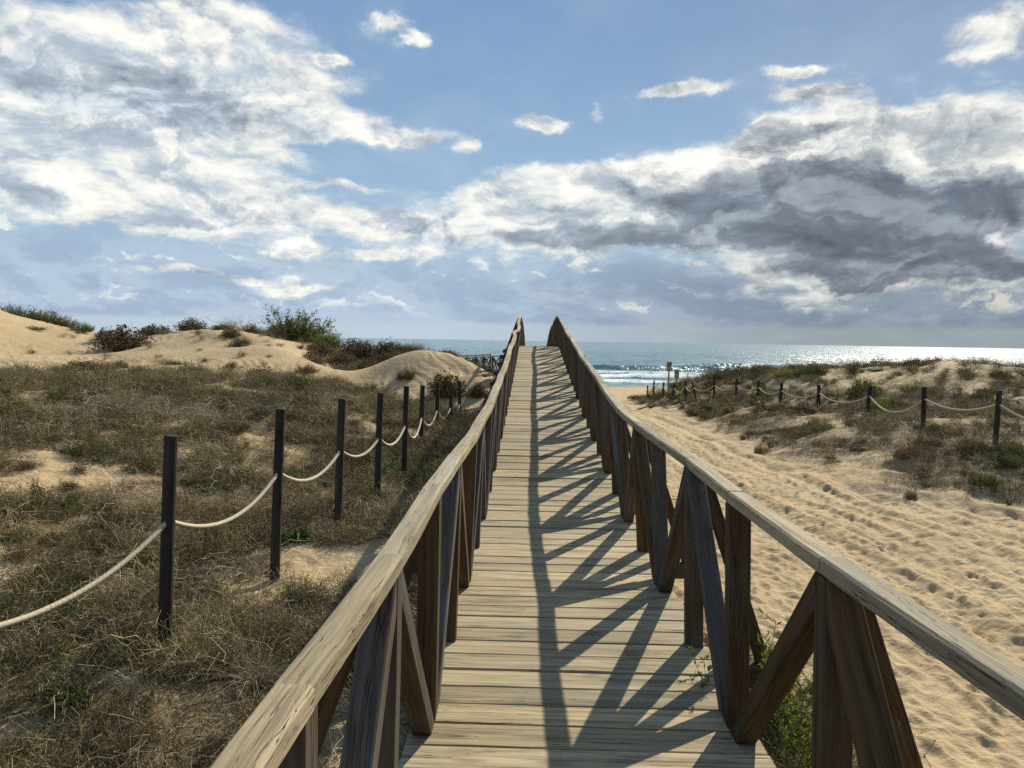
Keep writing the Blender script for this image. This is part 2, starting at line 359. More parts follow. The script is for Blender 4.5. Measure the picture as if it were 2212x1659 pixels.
def wood(name, light, dark, grey, greyness=0.5, bump=0.35, rough=.85, crack=1.0, grain=26.0):
    """weathered timber, grain along the local x axis of each member"""
    m, nt, b = material(name)
    tc = nt.add('ShaderNodeTexCoord'); oi = nt.add('ShaderNodeObjectInfo'); rnd = oi.outputs['Random']
    off = nt.add('ShaderNodeCombineXYZ', ins={'X': nt.m('MULTIPLY', rnd, 91.0), 'Y': nt.m('MULTIPLY', rnd, 37.0), 'Z': nt.m('MULTIPLY', rnd, 53.0)}).outputs[0]
    p = nt.vm('ADD', tc.outputs['Object'], off)
    warp = nt.noise(nt.vm('MULTIPLY', p, (1.6, 7, 7)), 1.0, 3, .5, 0, True)
    p2 = nt.vm('ADD', p, nt.vm('MULTIPLY', nt.vm('SUBTRACT', warp, (.5, .5, .5)), (0.0, .05, .05)))
    g1 = nt.noise(nt.vm('MULTIPLY', p2, (1.1, grain, grain)), 1.0, 7, .62, .35)
    g2 = nt.noise(nt.vm('MULTIPLY', p2, (3.2, grain * 5, grain * 5)), 1.0, 4, .6, .1)
    blot = nt.noise(nt.vm('MULTIPLY', p, (2.2, 5.5, 5.5)), 1.0, 5, .6)
    ck = nt.noise(nt.vm('MULTIPLY', p2, (.8, grain * 2.6, grain * 2.6)), 1.0, 3, .5, .1)
    crk = nt.rng(nt.m('ABSOLUTE', nt.m('SUBTRACT', ck, .5)), 0.0, 0.022 * crack, 1.0, 0.0)
    crk = nt.m('MULTIPLY', crk, nt.rng(nt.noise(nt.vm('MULTIPLY', p, (1.3, 9, 9)), 1.0, 2), .48, .60))
    grainmix = nt.m('ADD', nt.m('MULTIPLY', g1, .65), nt.m('MULTIPLY', g2, .35))
    colr = nt.ramp(grainmix, [(.36, dark), (.47, [(a * .45 + c * .55) for a, c in zip(dark, light)]), (.58, light)])
    gy = nt.rng(nt.m('ADD', nt.m('MULTIPLY', blot, .7), nt.m('MULTIPLY', rnd, .35)), .38, .78, 0.0, 1.0)
    gy = nt.m('MULTIPLY', gy, greyness, clamp=True)
    greyc = nt.ramp(grainmix, [(.32, [c * .45 for c in grey]), (.6, grey)])
    c = nt.mix(gy, colr, greyc)
    # silvered flecks
    fl = nt.rng(nt.noise(nt.vm('MULTIPLY', p, (9, 80, 80)), 1.0, 3, .6), .64, .74)
    fl = nt.m('MULTIPLY', fl, nt.rng(nt.noise(nt.vm('MULTIPLY', p, (1.5, 4, 4)), 1.3, 2), .5, .66))
    c = nt.mix(nt.m('MULTIPLY', fl, .5), c, [min(1, v * 1.9) for v in grey])
    vo = nt.add('ShaderNodeTexVoronoi', ins={'Vector': nt.vm('MULTIPLY', p2, (2.6, 9, 9)), 'Scale': 1.0, 'Randomness': 1.0})
    kn = nt.m('MULTIPLY', nt.rng(vo.outputs['Distance'], .10, .26, 1.0, 0.0), nt.rng(nt.noise(vo.outputs['Color'], 3.0, 0), .5, .56))
    c = nt.mix(nt.m('MULTIPLY', kn, .55), c, [v * .9 for v in dark])
    # member to member tone
    c = nt.mix(1.0, c, nt.ramp(nt.m('FRACT', nt.m('MULTIPLY', rnd, 7.31)), [(0, .74), (1, 1.14)]), 'MULTIPLY')
    c = nt.mix(nt.m('MULTIPLY', crk, .9), c, (.012, .01, .008))
    nt.put(b, 'Base Color', c); nt.put(b, 'Roughness', rough); b.inputs['Specular IOR Level'].default_value = .25
    h = nt.m('SUBTRACT', nt.m('ADD', nt.m('MULTIPLY', g1, .5), nt.m('MULTIPLY', g2, .35)), nt.m('MULTIPLY', crk, .9))
    bp = nt.add('ShaderNodeBump', ins={'Height': h, 'Strength': bump, 'Distance': .008})
    nt.l.new(bp.outputs[0], b.inputs['Normal'])
    return m

M_DECK = wood('weathered deck timber', (.495, .39, .225), (.19, .138, .074), (.33, .30, .225), .48, .9, crack=.7)
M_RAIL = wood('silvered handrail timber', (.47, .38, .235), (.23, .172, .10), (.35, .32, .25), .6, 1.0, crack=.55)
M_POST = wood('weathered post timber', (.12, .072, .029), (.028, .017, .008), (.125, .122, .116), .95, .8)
M_BEAM = wood('brown support timber', (.12, .076, .042), (.04, .027, .016), (.09, .085, .078), .4, .4)
M_FENCE = wood('dark fence post timber', (.042, .032, .023), (.011, .009, .008), (.085, .078, .068), .7, .8, grain=34)

def tone_mat(name, cols, rough=.8, spec=.2, trans=0.0, inst=.25):
    m, nt, b = material(name)
    at_ = nt.add('ShaderNodeAttribute', attribute_name='tone'); oi = nt.add('ShaderNodeObjectInfo')
    f = nt.m('ADD', at_.outputs['Fac'], nt.m('MULTIPLY', nt.m('SUBTRACT', oi.outputs['Random'], .5), inst), clamp=True)
    st = [(i / (len(cols) - 1), c) for i, c in enumerate(cols)]
    c = nt.ramp(f, st); nt.put(b, 'Base Color', c); b.inputs['Roughness'].default_value = rough; b.inputs['Specular IOR Level'].default_value = spec
    if trans:
        out = [n for n in nt.n if n.type == 'OUTPUT_MATERIAL'][0]
        tr = nt.add('ShaderNodeBsdfTranslucent'); nt.l.new(c, tr.inputs[0])
        mx = nt.add('ShaderNodeMixShader'); mx.inputs[0].default_value = trans
        nt.l.new(b.outputs[0], mx.inputs[1]); nt.l.new(tr.outputs[0], mx.inputs[2]); nt.l.new(mx.outputs[0], out.inputs[0])
    return m
M_TWIG = tone_mat('dry twig', [(.04, .028, .013), (.135, .097, .045), (.34, .262, .13), (.66, .55, .32)], inst=.2)
M_DRYLEAF = tone_mat('withered leaf', [(.05, .038, .017), (.135, .102, .045), (.27, .21, .10)], trans=.25)
M_STRAW = tone_mat('straw stem', [(.20, .15, .08), (.42, .34, .20), (.60, .52, .36)], trans=.15)
M_GREY = tone_mat('grey green leaf', [(.07, .078, .03), (.155, .165, .07), (.30, .30, .14)], trans=.25)
M_OLIVE = tone_mat('olive leaf', [(.05, .07, .014), (.115, .15, .03), (.22, .25, .06)], trans=.3)
M_LIME = tone_mat('yellow green leaf', [(.08, .11, .018), (.19, .23, .035), (.34, .34, .06)], trans=.35)
M_GREEN = tone_mat('fresh green leaf', [(.02, .06, .01), (.05, .13, .02), (.09, .20, .035)], trans=.35)
M_HEAD = tone_mat('dry seed head', [(.018, .011, .008), (.04, .024, .015), (.10, .062, .035)], inst=.1)
M_HUSK = tone_mat('pale husk leaf', [(.10, .066, .03), (.25, .175, .085), (.55, .44, .25)], trans=.25)

# ------------------------------------------------------------------ ground material
def sand_mat():
    m, nt, b = material('dune sand')
    tc = nt.add('ShaderNodeTexCoord').outputs['Object']
    lit = nt.add('ShaderNodeAttribute', attribute_name='litter').outputs['Fac']
    wet = nt.add('ShaderNodeAttribute', attribute_name='wet').outputs['Fac']
    n1 = nt.noise(tc, .7, 5, .6); n2 = nt.noise(tc, 9.0, 6, .65); n3 = nt.noise(tc, 140.0, 3, .7)
    c = nt.ramp(nt.m('ADD', nt.m('MULTIPLY', n1, .55), nt.m('MULTIPLY', n2, .45)), [(.32, (.375, .258, .128)), (.52, (.445, .32, .168)), (.68, (.505, .38, .22))])
    c = nt.mix(.22, c, nt.ramp(n3, [(.35, (.30, .21, .12)), (.6, (.68, .54, .36))]))
    # plant litter lying on the sand
    deb = nt.noise(tc, 34.0, 6, .72, .6); deb2 = nt.noise(tc, 5.0, 4, .6)
    lf = nt.m('MULTIPLY', nt.rng(nt.m('ADD', deb, nt.m('MULTIPLY', nt.m('SUBTRACT', deb2, .5), .6)), .47, .58), nt.m('MULTIPLY', lit, .8), clamp=True)
    dcol = nt.ramp(nt.noise(tc, 60.0, 3, .6), [(.35, (.05, .032, .02)), (.5, (.12, .08, .045)), (.66, (.27, .20, .12))])
    c = nt.mix(lf, c, dcol)
    c = nt.mix(nt.m('MULTIPLY', wet, .8), c, (.20, .15, .095))
    nt.put(b, 'Base Color', c)
    nt.put(b, 'Roughness', nt.rng(wet, 0, 1, .92, .35)); b.inputs['Specular IOR Level'].default_value = .15
    dent = nt.noise(tc, 6.5, 5, .6, .5)
    h = nt.m('ADD', nt.m('ADD', nt.m('MULTIPLY', dent, .035), nt.m('MULTIPLY', n2, .02)), nt.m('ADD', nt.m('MULTIPLY', n3, .0022), nt.m('MULTIPLY', nt.m('MULTIPLY', deb, lit), .05)))
    bp = nt.add('ShaderNodeBump', ins={'Height': h, 'Strength': 1.0, 'Distance': 1.0}); nt.l.new(bp.outputs[0], b.inputs['Normal'])
    return m
M_SAND = sand_mat()

def polar(rads, angs):
    A, R = np.meshgrid(angs, rads)
    x = R * np.sin(A); y = R * np.cos(A)
    nr, na = x.shape
    i = np.arange(nr - 1)[:, None] * na + np.arange(na - 1)[None]
    q = np.stack([i, i + 1, i + na + 1, i + na], -1).reshape(-1, 4)
    return x, y, q

def build_ground():
    ang = np.radians(np.r_[np.arange(-180, -42, 2.0), np.arange(-42, 42, .078), np.arange(42, 180.1, 2.0)])
    rad = np.r_[np.arange(.05, 1.2, .12), np.geomspace(1.2, 95, 900), np.geomspace(96, 300, 24)]
    x, y, q = polar(rad, ang)
    t = track_mask(x, y)
    z = smooth_ground(x, y) + relief(x, y, t)
    lit = np.clip(veg_density(x, y) * 1.0 + 0.10 * (1 - t) * (1 - np.clip(bare_mask(x, y), 0, 1)), 0, 1)
    wet = sstep(SEA + .36, SEA + .12, z + (fbm(x * .15, y * .5, 91, 2) - .5) * .2)
    me = mesh_from('ground', np.stack([x, y, z], -1).reshape(-1, 3), [q[:, ::-1]], [M_SAND], smooth=True, extra={'litter': lit.ravel(), 'wet': wet.ravel()})
    tag(link('ground', me), kind='structure')
build_ground()

# ------------------------------------------------------------------ sea
def sea_mat():
    m, nt, b = material('sea water')
    geo = nt.add('ShaderNodeNewGeometry').outputs['Position']
    foam = nt.add('ShaderNodeAttribute', attribute_name='foam').outputs['Fac']
    shal = nt.add('ShaderNodeAttribute', attribute_name='shallow').outputs['Fac']
    dist = nt.vm('LENGTH', geo)
    w1 = nt.noise(nt.vm('MULTIPLY', geo, (.16, .42, .3)), 1.0, 5, .62, .3)
    w2 = nt.noise(nt.vm('MULTIPLY', geo, (1.3, 2.6, 1)), 1.0, 4, .6, .4)
    w4 = nt.noise(nt.vm('MULTIPLY', geo, (1.1, .10, .5)), 1.0, 3, .6, .3)
    w3 = nt.noise(nt.vm('MULTIPLY', geo, (.022, .055, .05)), 1.0, 4, .6)
    f1 = nt.noise(nt.vm('MULTIPLY', geo, (.30, 1.1, .9)), 1.0, 8, .72, 1.2)
    fo = nt.rng(nt.m('ADD', foam, nt.m('MULTIPLY', nt.m('SUBTRACT', f1, .5), 1.25)), .42, .60)
    deep = nt.mix(nt.rng(w3, .4, .62), (.11, .195, .225), (.14, .245, .275))
    c = nt.mix(shal, deep, (.035, .15, .12))
    nt.put(b, 'Base Color', nt.mix(fo, c, (.68, .72, .74)))
    nt.put(b, 'Roughness', nt.mix(fo, (.19, .19, .19), (.85, .85, .85)))
    b.inputs['IOR'].default_value = 1.33
    h = nt.m('ADD', nt.m('ADD', nt.m('MULTIPLY', w4, .16), nt.m('MULTIPLY', w1, .50)), nt.m('ADD', nt.m('MULTIPLY', w2, .085), nt.m('ADD', nt.m('MULTIPLY', fo, .10), nt.m('MULTIPLY', w3, .9))))
    bp = nt.add('ShaderNodeBump', ins={'Height': h, 'Strength': .8, 'Distance': 1.0})
    # facets of the chop too small to be displaced: random slopes carried by the surface
    s1 = nt.noise(nt.vm('MULTIPLY', geo, (.8, .8, .8)), 1.0, 6, .72, .3, True); s2 = nt.noise(nt.vm('MULTIPLY', geo, (.30, .035, .3)), 1.0, 4, .65, .5, True)
    sl_ = nt.vm('ADD', nt.vm('MULTIPLY', nt.vm('SUBTRACT', s1, (.5, .5, .5)), (.62, .85, 0)), nt.vm('MULTIPLY', nt.vm('SUBTRACT', s2, (.5, .5, .5)), (.45, .65, 0)))
    nn = nt.vm('NORMALIZE', nt.vm('ADD', bp.outputs[0], sl_)); nt.l.new(nn, b.inputs['Normal'])
    return m

def build_sea():
    ang = np.radians(np.r_[np.arange(-180, -46, 4.0), np.arange(-46, 46, .09), np.arange(46, 180.1, 4.0)])
    rad = np.r_[np.geomspace(55, 420, 560), np.geomspace(430, 14000, 60)]
    x, y, q = polar(rad, ang)
    z = np.zeros_like(x) + SEA
    near = 1 - sstep(250, 420, np.hypot(x, y)); on = (y > 62)
    swell = np.sin((y + 9 * fbm(x * .012, y * .012, 5, 2) * 4) * 2 * math.pi / 17) * .10 + (fbm(x * .11, y * .30, 8, 4) - .5) * .34
    z += swell * near * on * sstep(70, 100, y)
    foam = np.zeros_like(x); shal = sstep(150, 78, y)
    def breaker(yc, h, w, x0, x1, seed, gain=1.0):
        nonlocal z, foam
        yy = yc + (fbm(x * .02, x * 0 + seed, seed, 3) - .5) * 14
        along = sstep(.30, .55, fbm(x * .03, x * 0 + 2.2 * seed, seed + 9, 2) + .12) if x0 is None else sstep(x0 - 10, x0, x) * (1 - sstep(x1, x1 + 12, x))
        d = y - yy                       # + seaward
        prof = np.where(d > 0, np.exp(-(d / (w * 2.4)) ** 2), np.exp(-(d / w) ** 2)) * on
        z = z + prof * h * along
        br = sstep(.36, .62, fbm(x * .07, x * 0 + seed, seed + 4, 3) + .08)
        foam = foam + (np.exp(-((d + w * .9) / (w * 1.1)) ** 2) * (.15 + .75 * br) + np.exp(-((d) / (w * .7)) ** 2) * .55 * br) * along * gain
    breaker(121, .9, 1.7, 14, 50, 101, .6)
    breaker(124, .5, 2.0, None, None, 102, .5)
    breaker(104, .42, 1.3, None, None, 103, .6)
    breaker(93, .36, 1.1, None, None, 104, .75)
    breaker(85, .26, .9, None, None, 105, .85)
    foam = foam + sstep(88, 78, y) * .16 + sstep(80, 75.5, y) * .30
    foam = np.clip(foam * .88, 0, 1.0)
    me = mesh_from('sea', np.stack([x, y, z], -1).reshape(-1, 3), [q[:, ::-1]], [sea_mat()], smooth=True, extra={'foam': foam.ravel(), 'shallow': shal.ravel()})
    tag(link('sea', me), kind='structure')
build_sea()

# ------------------------------------------------------------------ timber members
def timber(name, p0, p1, w, t, mat, parent, side=(1, 0, 0), cut0=None, cut1=None, ch=.006, jit=.0012, step=.3, warp=0.0):
    """squared timber with eased edges; w across the side direction, t the other way; cut = (point, normal) planes"""
    p0 = Vector(p0); p1 = Vector(p1); X = (p1 - p0); L = X.length; X.normalize()
    Y = Vector(side); Y = (Y - X * Y.dot(X)).normalized(); Z = X.cross(Y).normalized()
    n = max(2, int(L / step) + 1); a, b = w / 2, t / 2
    sec = [(a, -b + ch), (a, b - ch), (a - ch, b), (-a + ch, b), (-a, b - ch), (-a, -b + ch), (-a + ch, -b), (a - ch, -b)]
    V = []; wy = random.uniform(-1, 1) * warp; wz = random.uniform(-1, 1) * warp
    for i in range(n):
        s = L * i / (n - 1); bow = 4 * (s / L) * (1 - s / L); jy = random.uniform(-jit, jit) + wy * bow; jz = random.uniform(-jit, jit) + wz * bow
        for (u, v) in sec: V.append([s, u + jy, v + jz])
    mw = Matrix(((X[0], Y[0], Z[0], p0[0]), (X[1], Y[1], Z[1], p0[1]), (X[2], Y[2], Z[2], p0[2]), (0, 0, 0, 1)))
    for cut, idx in ((cut0, range(0, 8)), (cut1, range((n - 1) * 8, n * 8))):
        if cut is None: continue
        P = Vector(cut[0]); N = Vector(cut[1])
        for k in idx:
            wp = mw @ Vector(V[k]); d = (P - wp).dot(N) / X.dot(N); V[k][0] += d
    q = []
    for i in range(n - 1):
        for k in range(8):
            k2 = (k + 1) % 8; q.append((i * 8 + k, i * 8 + k2, (i + 1) * 8 + k2, (i + 1) * 8 + k))
    caps = [[7 - k for k in range(8)], [(n - 1) * 8 + k for k in range(8)]]
    me = mesh_from(name, V, [np.array(q), np.array(caps)], [mat])
    mw2 = mw if parent is None else Matrix.Translation(-Vector(parent.location)) @ mw
    return link(name, me, parent, mw=mw2)

walk = empty('boardwalk', (cx_(0), 0, 0), 'weathered timber boardwalk with zigzag braced railings climbing over the dune to the sea', 'boardwalk')
AX = Vector((0.0245, 1, 0)).normalized(); SD = Vector((AX.y, -AX.x, 0))
def on_walk(y, lat, z): return Vector((cx_(y), y, 0)) + SD * lat + Vector((0, 0, z))

# deck boards
def board(y, name='deck_board', parent=walk):
    z = zdeck(y); dz = (zdeck(y + .1) - zdeck(y - .1)) / .2; w = (.180 if int(round((y - 1.31) / .19)) % 6 else .175) + random.uniform(-.004, .001)
    e0 = -.75 - random.uniform(0, .012); e1 = .75 + random.uniform(0, .012); zj = random.uniform(-.004, .004) * (1 if y < 6.8 else 1.6); yj = random.uniform(-.002, .002)
    p0 = on_walk(y + yj, e0, z - .022 + zj); p1 = on_walk(y - yj, e1, z - .022 + zj + random.uniform(-.0015, .0015))
    up = Vector((-AX.x * dz, -AX.y * dz, 1)).normalized(); sd = SD.cross(up) * -1
    return timber(name, p0, p1, w, .043, M_DECK, parent, side=sd, ch=.004, jit=.0008, step=.25, warp=.0015)
ys = np.arange(1.31, 58, .19)
vis = [y for y in ys if y > 2.2][:100]
for y in vis: board(y)
rest = [y for y in ys if y not in set(vis)]
def joined(name, mat, makers, parent, kind='stuff'):
    """several members built and merged into one mesh part"""
    Vs = []; Qs = []; Cs = []; off = 0
    for mk in makers:
        o = mk(); me = o.data; M = o.matrix_basis; n = len(me.vertices)
        co = np.empty(n * 3, np.float32); me.vertices.foreach_get('co', co); co = co.reshape(-1, 3)
        R = np.array(M.to_3x3()); T = np.array(M.translation)
        Vs.append(co @ R.T + T)
        for p in me.polygons:
            (Qs if len(p.vertices) == 4 else Cs).append([v + off for v in p.vertices])
        off += n; bpy.data.objects.remove(o); bpy.data.meshes.remove(me)
    me = mesh_from(name, np.concatenate(Vs), [np.array(Qs), np.array(Cs)], [mat])
    o = link(name, me, parent)
    if kind: o['kind'] = kind
    return o
M_DECKFAR = wood('weathered far deck timber', (.495, .39, .225), (.19, .138, .074), (.33, .30, .225), .48, .9, crack=.7)
# far boards keep grain across the walk through a rotated copy of the timber look
rb = joined('far_deck_boards', M_DECKFAR, [(lambda y=y: board(y)) for y in rest], walk)

# railings
K0 = -2
posts_y = [3.36 + 0.985 * k - (.085 if k % 2 else 0) for k in range(-3, 47)]
POST = .092
def lat_top(side, y):
    r = random.Random(int(y * 100) + (5 if side > 0 else 0))
    j = r.uniform(-.012, .012)
    if side < 0:
        if 18.6 < y < 19.8: j -= .05
        if 19.8 < y < 21.2: j += .05
        return -.69 + .03 * min(1, max(0, (y - 2) / 4)) + j
    return float(np.interp(y, [0, 1.3, 2.3, 3.3, 5.2, 7, 10, 20], [.76, .715, .672, .665, .64, .61, .625, .65])) + j * .6
def lat_bot(side, y): return .688 if side > 0 else -.70
def rail_z(side, y):
    r = random.Random(int(y * 77) + (3 if side > 0 else 0))
    return zdeck(y) + float(np.interp(y, [0, 8, 20, 26, 27.9, 30, 34], [1.0, 1.0, .95, .98, 1.05, .98, .93])) + r.uniform(-.012, .012)
for side in (-1, 1):
    N = len(posts_y)
    for k, y in enumerate(posts_y):
        even = (k - 3) % 2 != 0         # V top and outer strut
        zt = rail_z(side, y); bz = zdeck(y)
        pb = on_walk(y, lat_bot(side, y), bz); pt = on_walk(y, lat_top(side, y), zt)
        sd = SD
        if y > 1.6 or side < 0:
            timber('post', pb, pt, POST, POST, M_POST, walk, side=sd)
        if even:
            t0 = on_walk(y + .01, lat_top(side, y) + side * .05, zt - .03); b0 = on_walk(y + .01, lat_top(side, y) + side * (.05 + .36 * 1.15), bz - .22)
            if y < 43: timber('strut', b0, t0, .075, .07, M_POST, walk, side=AX)
            timber('crossbeam', on_walk(y, side * .02, bz - .16), on_walk(y, side * 1.22, bz - .16), .09, .12, M_BEAM, walk, side=AX) if y < 45 else None
            # braces going away and towards
            for dk in (-1, 1):
                if not (0 <= k + dk < N): continue
                y2 = posts_y[k + dk]
                sgn = 1 if dk > 0 else -1
                z2 = zdeck(y2 - sgn * .09)
                bot = on_walk(y2 - sgn * (.046 + .058), lat_bot(side, y2), z2); top = on_walk(y + sgn * (.046 + .0), lat_top(side, y), zt - .055)
                cb = (on_walk(y2, 0, z2 + .001), (0, 0, 1)); ct = (on_walk(y + sgn * .0462, 0, 0), tuple(AX))
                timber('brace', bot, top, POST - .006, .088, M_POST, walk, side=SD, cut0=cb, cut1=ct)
    # handrail lengths
    brk = [k for k in range(0, N, 2)]
    if N - 1 not in brk: brk.append(N - 1)
    pts = [on_walk(y, lat_top(side, y) - side * .010, rail_z(side, y) + .028) for y in posts_y]
    for a in range(N - 1):
        p, q = pts[a], pts[a + 1]; d = (q - p).normalized(); 
        gap = .0006
        timber('handrail', p + d * gap, q - d * gap + d * .0, .080, .056, M_RAIL, walk, side=SD, ch=.008, jit=.0018, step=.2, warp=.003)
# bearers and piles under the deck
for side in (-1, 1):
    for y0, y1 in zip(PROF_Y[:-1], PROF_Y[1:]):
        p0 = on_walk(y0, side * .5, zdeck(y0) - .10); p1 = on_walk(y1, side * .5, zdeck(y1) - .10)
        timber('bearer', p0, p1, .07, .115, M_BEAM, walk, side=SD)
    for y in [p + .12 for p in posts_y if True][1::2]:
        g = gz(cx_(y) + side * .5, y)
        if zdeck(y) - .17 - g > .1 and y < 50:
            timber('pile', on_walk(y, side * .62, g - .3), on_walk(y, side * .62, zdeck(y) - .17), .11, .11, M_BEAM, walk, side=SD)

# ------------------------------------------------------------------ rope fences
def rope_mat():
    m, nt, b = material('pale twisted rope')
    tc = nt.add('ShaderNodeTexCoord').outputs['Object']
    n = nt.noise(tc, 90, 4, .6)
    nt.put(b, 'Base Color', nt.ramp(n, [(.3, (.36, .29, .18)), (.6, (.58, .50, .35))])); b.inputs['Roughness'].default_value = .8
    return m
M_ROPE = rope_mat()
def rope(p0, p1, sag, r, parent, seg=None):
    p0 = np.array(p0); p1 = np.array(p1); L = np.linalg.norm(p1 - p0)
    pitch = r * 2.9 if r < .018 else .06; n = seg or int(max(24, L * 1.08 / (pitch / 10)))
    t = np.linspace(0, 1, n); P = p0 + (p1 - p0) * t[:, None]; P[:, 2] -= sag * 4 * t * (1 - t)
    T = np.gradient(P, axis=0); T /= np.linalg.norm(T, axis=1)[:, None]
    S = np.cross(T, [0, 0, 1.0]); S /= np.linalg.norm(S, axis=1)[:, None]; U = np.cross(S, T)
    m = 12; a = np.linspace(0, 2 * math.pi, m, endpoint=False); s = np.r_[0, np.cumsum(np.linalg.norm(np.diff(P, axis=0), axis=1))]
    rr = r * (.70 + .42 * np.abs(np.cos(1.5 * (a[None] - (s / pitch * 2 * math.pi / 1.0)[:, None]))))
    V = P[:, None] + rr[..., None] * (np.cos(a)[None, :, None] * S[:, None] + np.sin(a)[None, :, None] * U[:, None])
    i = np.arange(n - 1)[:, None] * m + np.arange(m)[None]; j = np.arange(n - 1)[:, None] * m + (np.arange(m)[None] + 1) % m
    q = np.stack([i, j, j + m, i + m], -1).reshape(-1, 4)
    o = link('rope', mesh_from('rope', V.reshape(-1, 3) - np.array(parent.location), [q[:, ::-1]], [M_ROPE], smooth=True), parent)
    return o
def round_post(p_top, p_bot, r, parent):
    p0 = Vector(p_bot); p1 = Vector(p_top); X = (p1 - p0); L = X.length; X.normalize(); Y = Vector((1, 0, 0)); Y = (Y - X * Y.dot(X)).normalized(); Z = X.cross(Y)
    n = 10; m = 14; V = []; ph = random.random() * 6
    for i in range(n):
        s = L * i / (n - 2) if i < n - 1 else L + .004
        s = min(s, L) if i < n - 1 else L + .006
        rr = r * (1.04 - .07 * i / n) if i < n - 1 else r * .82
        for k in range(m):
            a = 2 * math.pi * k / m; rk = rr * (1 + .05 * math.sin(2 * a + ph) + .03 * math.sin(3 * a + i * .8) + random.uniform(-.015, .015))
            V.append((s, rk * math.cos(a), rk * math.sin(a)))
    q = [(i * m + k, i * m + (k + 1) % m, (i + 1) * m + (k + 1) % m, (i + 1) * m + k) for i in range(n - 1) for k in range(m)]
    me = mesh_from('post', V, [np.array(q), np.array([[(n - 1) * m + k for k in range(m)]])], [M_FENCE], smooth=False)
    mw = Matrix(((X[0], Y[0], Z[0], p0[0]), (X[1], Y[1], Z[1], p0[1]), (X[2], Y[2], Z[2], p0[2]), (0, 0, 0, 1)))
    return link('post', me, parent, mw=Matrix.Translation(-Vector(parent.location)) @ mw)
def fence(label, tops, r, drop, sag, rr, bury=.5, hang=None):
    """tops: (top px, top py, foot px, foot py, distance)"""
    base_pt = at(tops[0][2], tops[0][3], tops[0][4])
    f = empty('rope_fence', tuple(base_pt), label, 'rope fence')
    pts = []
    for (x0, y0, x1, y1, d) in tops:
        T = at(x0, y0, d); B = at(x1, y1, d); dr = (T - B) / np.linalg.norm(T - B)
        round_post(T, B - dr * bury, r, f); pts.append((T, dr))
    at_h = [T - dr * drop for T, dr in pts]
    for a, b in zip(at_h[:-1], at_h[1:]):
        rope(a, b, sag * np.linalg.norm(b - a), rr, f)
    return f
fence('tall dark posts with thick pale rope on the left of the boardwalk',
      [(-330, 1083, -345, 1700, 3.0), (369, 942, 355, 1420, 5.0), (606, 884, 593, 1255, 6.75), (739, 862, 729, 1145, 8.35), (822, 849, 814, 1085, 9.6), (878, 835, 872, 1040, 11.2),
       (913, 833, 909, 960, 13.6), (946, 826, 943, 930, 15.6), (975, 827, 972, 912, 17.4), (993, 824, 993, 897, 19.2)], .042, .56, .115, .0165)
fence('leaning dark posts with thin pale rope along the bank right of the sand track',
      [(2420, 905, 2405, 1040, 10.6), (2159, 844, 2151, 944, 12.5), (1997, 836, 1994, 915, 14.3), (1880.6, 835, 1873, 893, 18), (1769, 831, 1767, 882, 20.5), (1689, 827, 1685, 872, 22.5),
       (1639, 821.6, 1637, 866, 24.5), (1591.6, 818, 1590, 861, 26.2), (1543.5, 819.6, 1541, 873, 28.2), (1496, 825.7, 1505, 873, 30.2), (1481, 823, 1481, 862, 32.2), (1456, 828, 1454, 862, 34.5),
       (1434, 825.7, 1431, 875, 37.2), (1413, 822.5, 1411, 873, 40.5), (1399, 833, 1398, 862, 44)], .043, .22, .085, .019)

# ------------------------------------------------------------------ beach signs
def plain(name, col, rough=.6):
    m, nt, b = material(name); tc = nt.add('ShaderNodeTexCoord').outputs['Object']
    n = nt.noise(tc, 14, 4, .6); nt.put(b, 'Base Color', nt.mix(n, [c * .8 for c in col], [min(1, c * 1.15) for c in col])); b.inputs['Roughness'].default_value = rough
    return m
M_SIGNW = plain('faded cream sign paint', (.34, .27, .24)); M_SIGNR = plain('faded sign print', (.10, .05, .05)); M_POLE = plain('dull brown metal', (.13, .085, .07)); M_BLACK = plain('dark print', (.02, .02, .025))
def box(name, c, s, mat, parent, bev=.004):
    return timber(name, (c[0] - s[0] / 2, c[1], c[2]), (c[0] + s[0] / 2, c[1], c[2]), s[1], s[2], mat, parent, side=(0, 1, 0), ch=min(bev, min(s[1], s[2]) * .3), jit=0, step=9)
def disc_ring(name, c, r0, r1, y, mat, parent, n=28):
    V = []; 
    for yy in (y, y - .006):
        for r in (r0, r1):
            for k in range(n): a = 2 * math.pi * k / n; V.append((c[0] + r * math.cos(a), yy, c[1] + r * math.sin(a)))
    q = []
    for k in range(n):
        k2 = (k + 1) % n
        q += [(2 * n + k, 2 * n + k2, 3 * n + k2, 3 * n + k), (k2, k, n + k, n + k2), (n + k, 3 * n + k, 3 * n + k2, n + k2), (k, k2, 2 * n + k2, 2 * n + k)]
    return link(name, mesh_from(name, V, [np.array(q)], [mat]), parent)
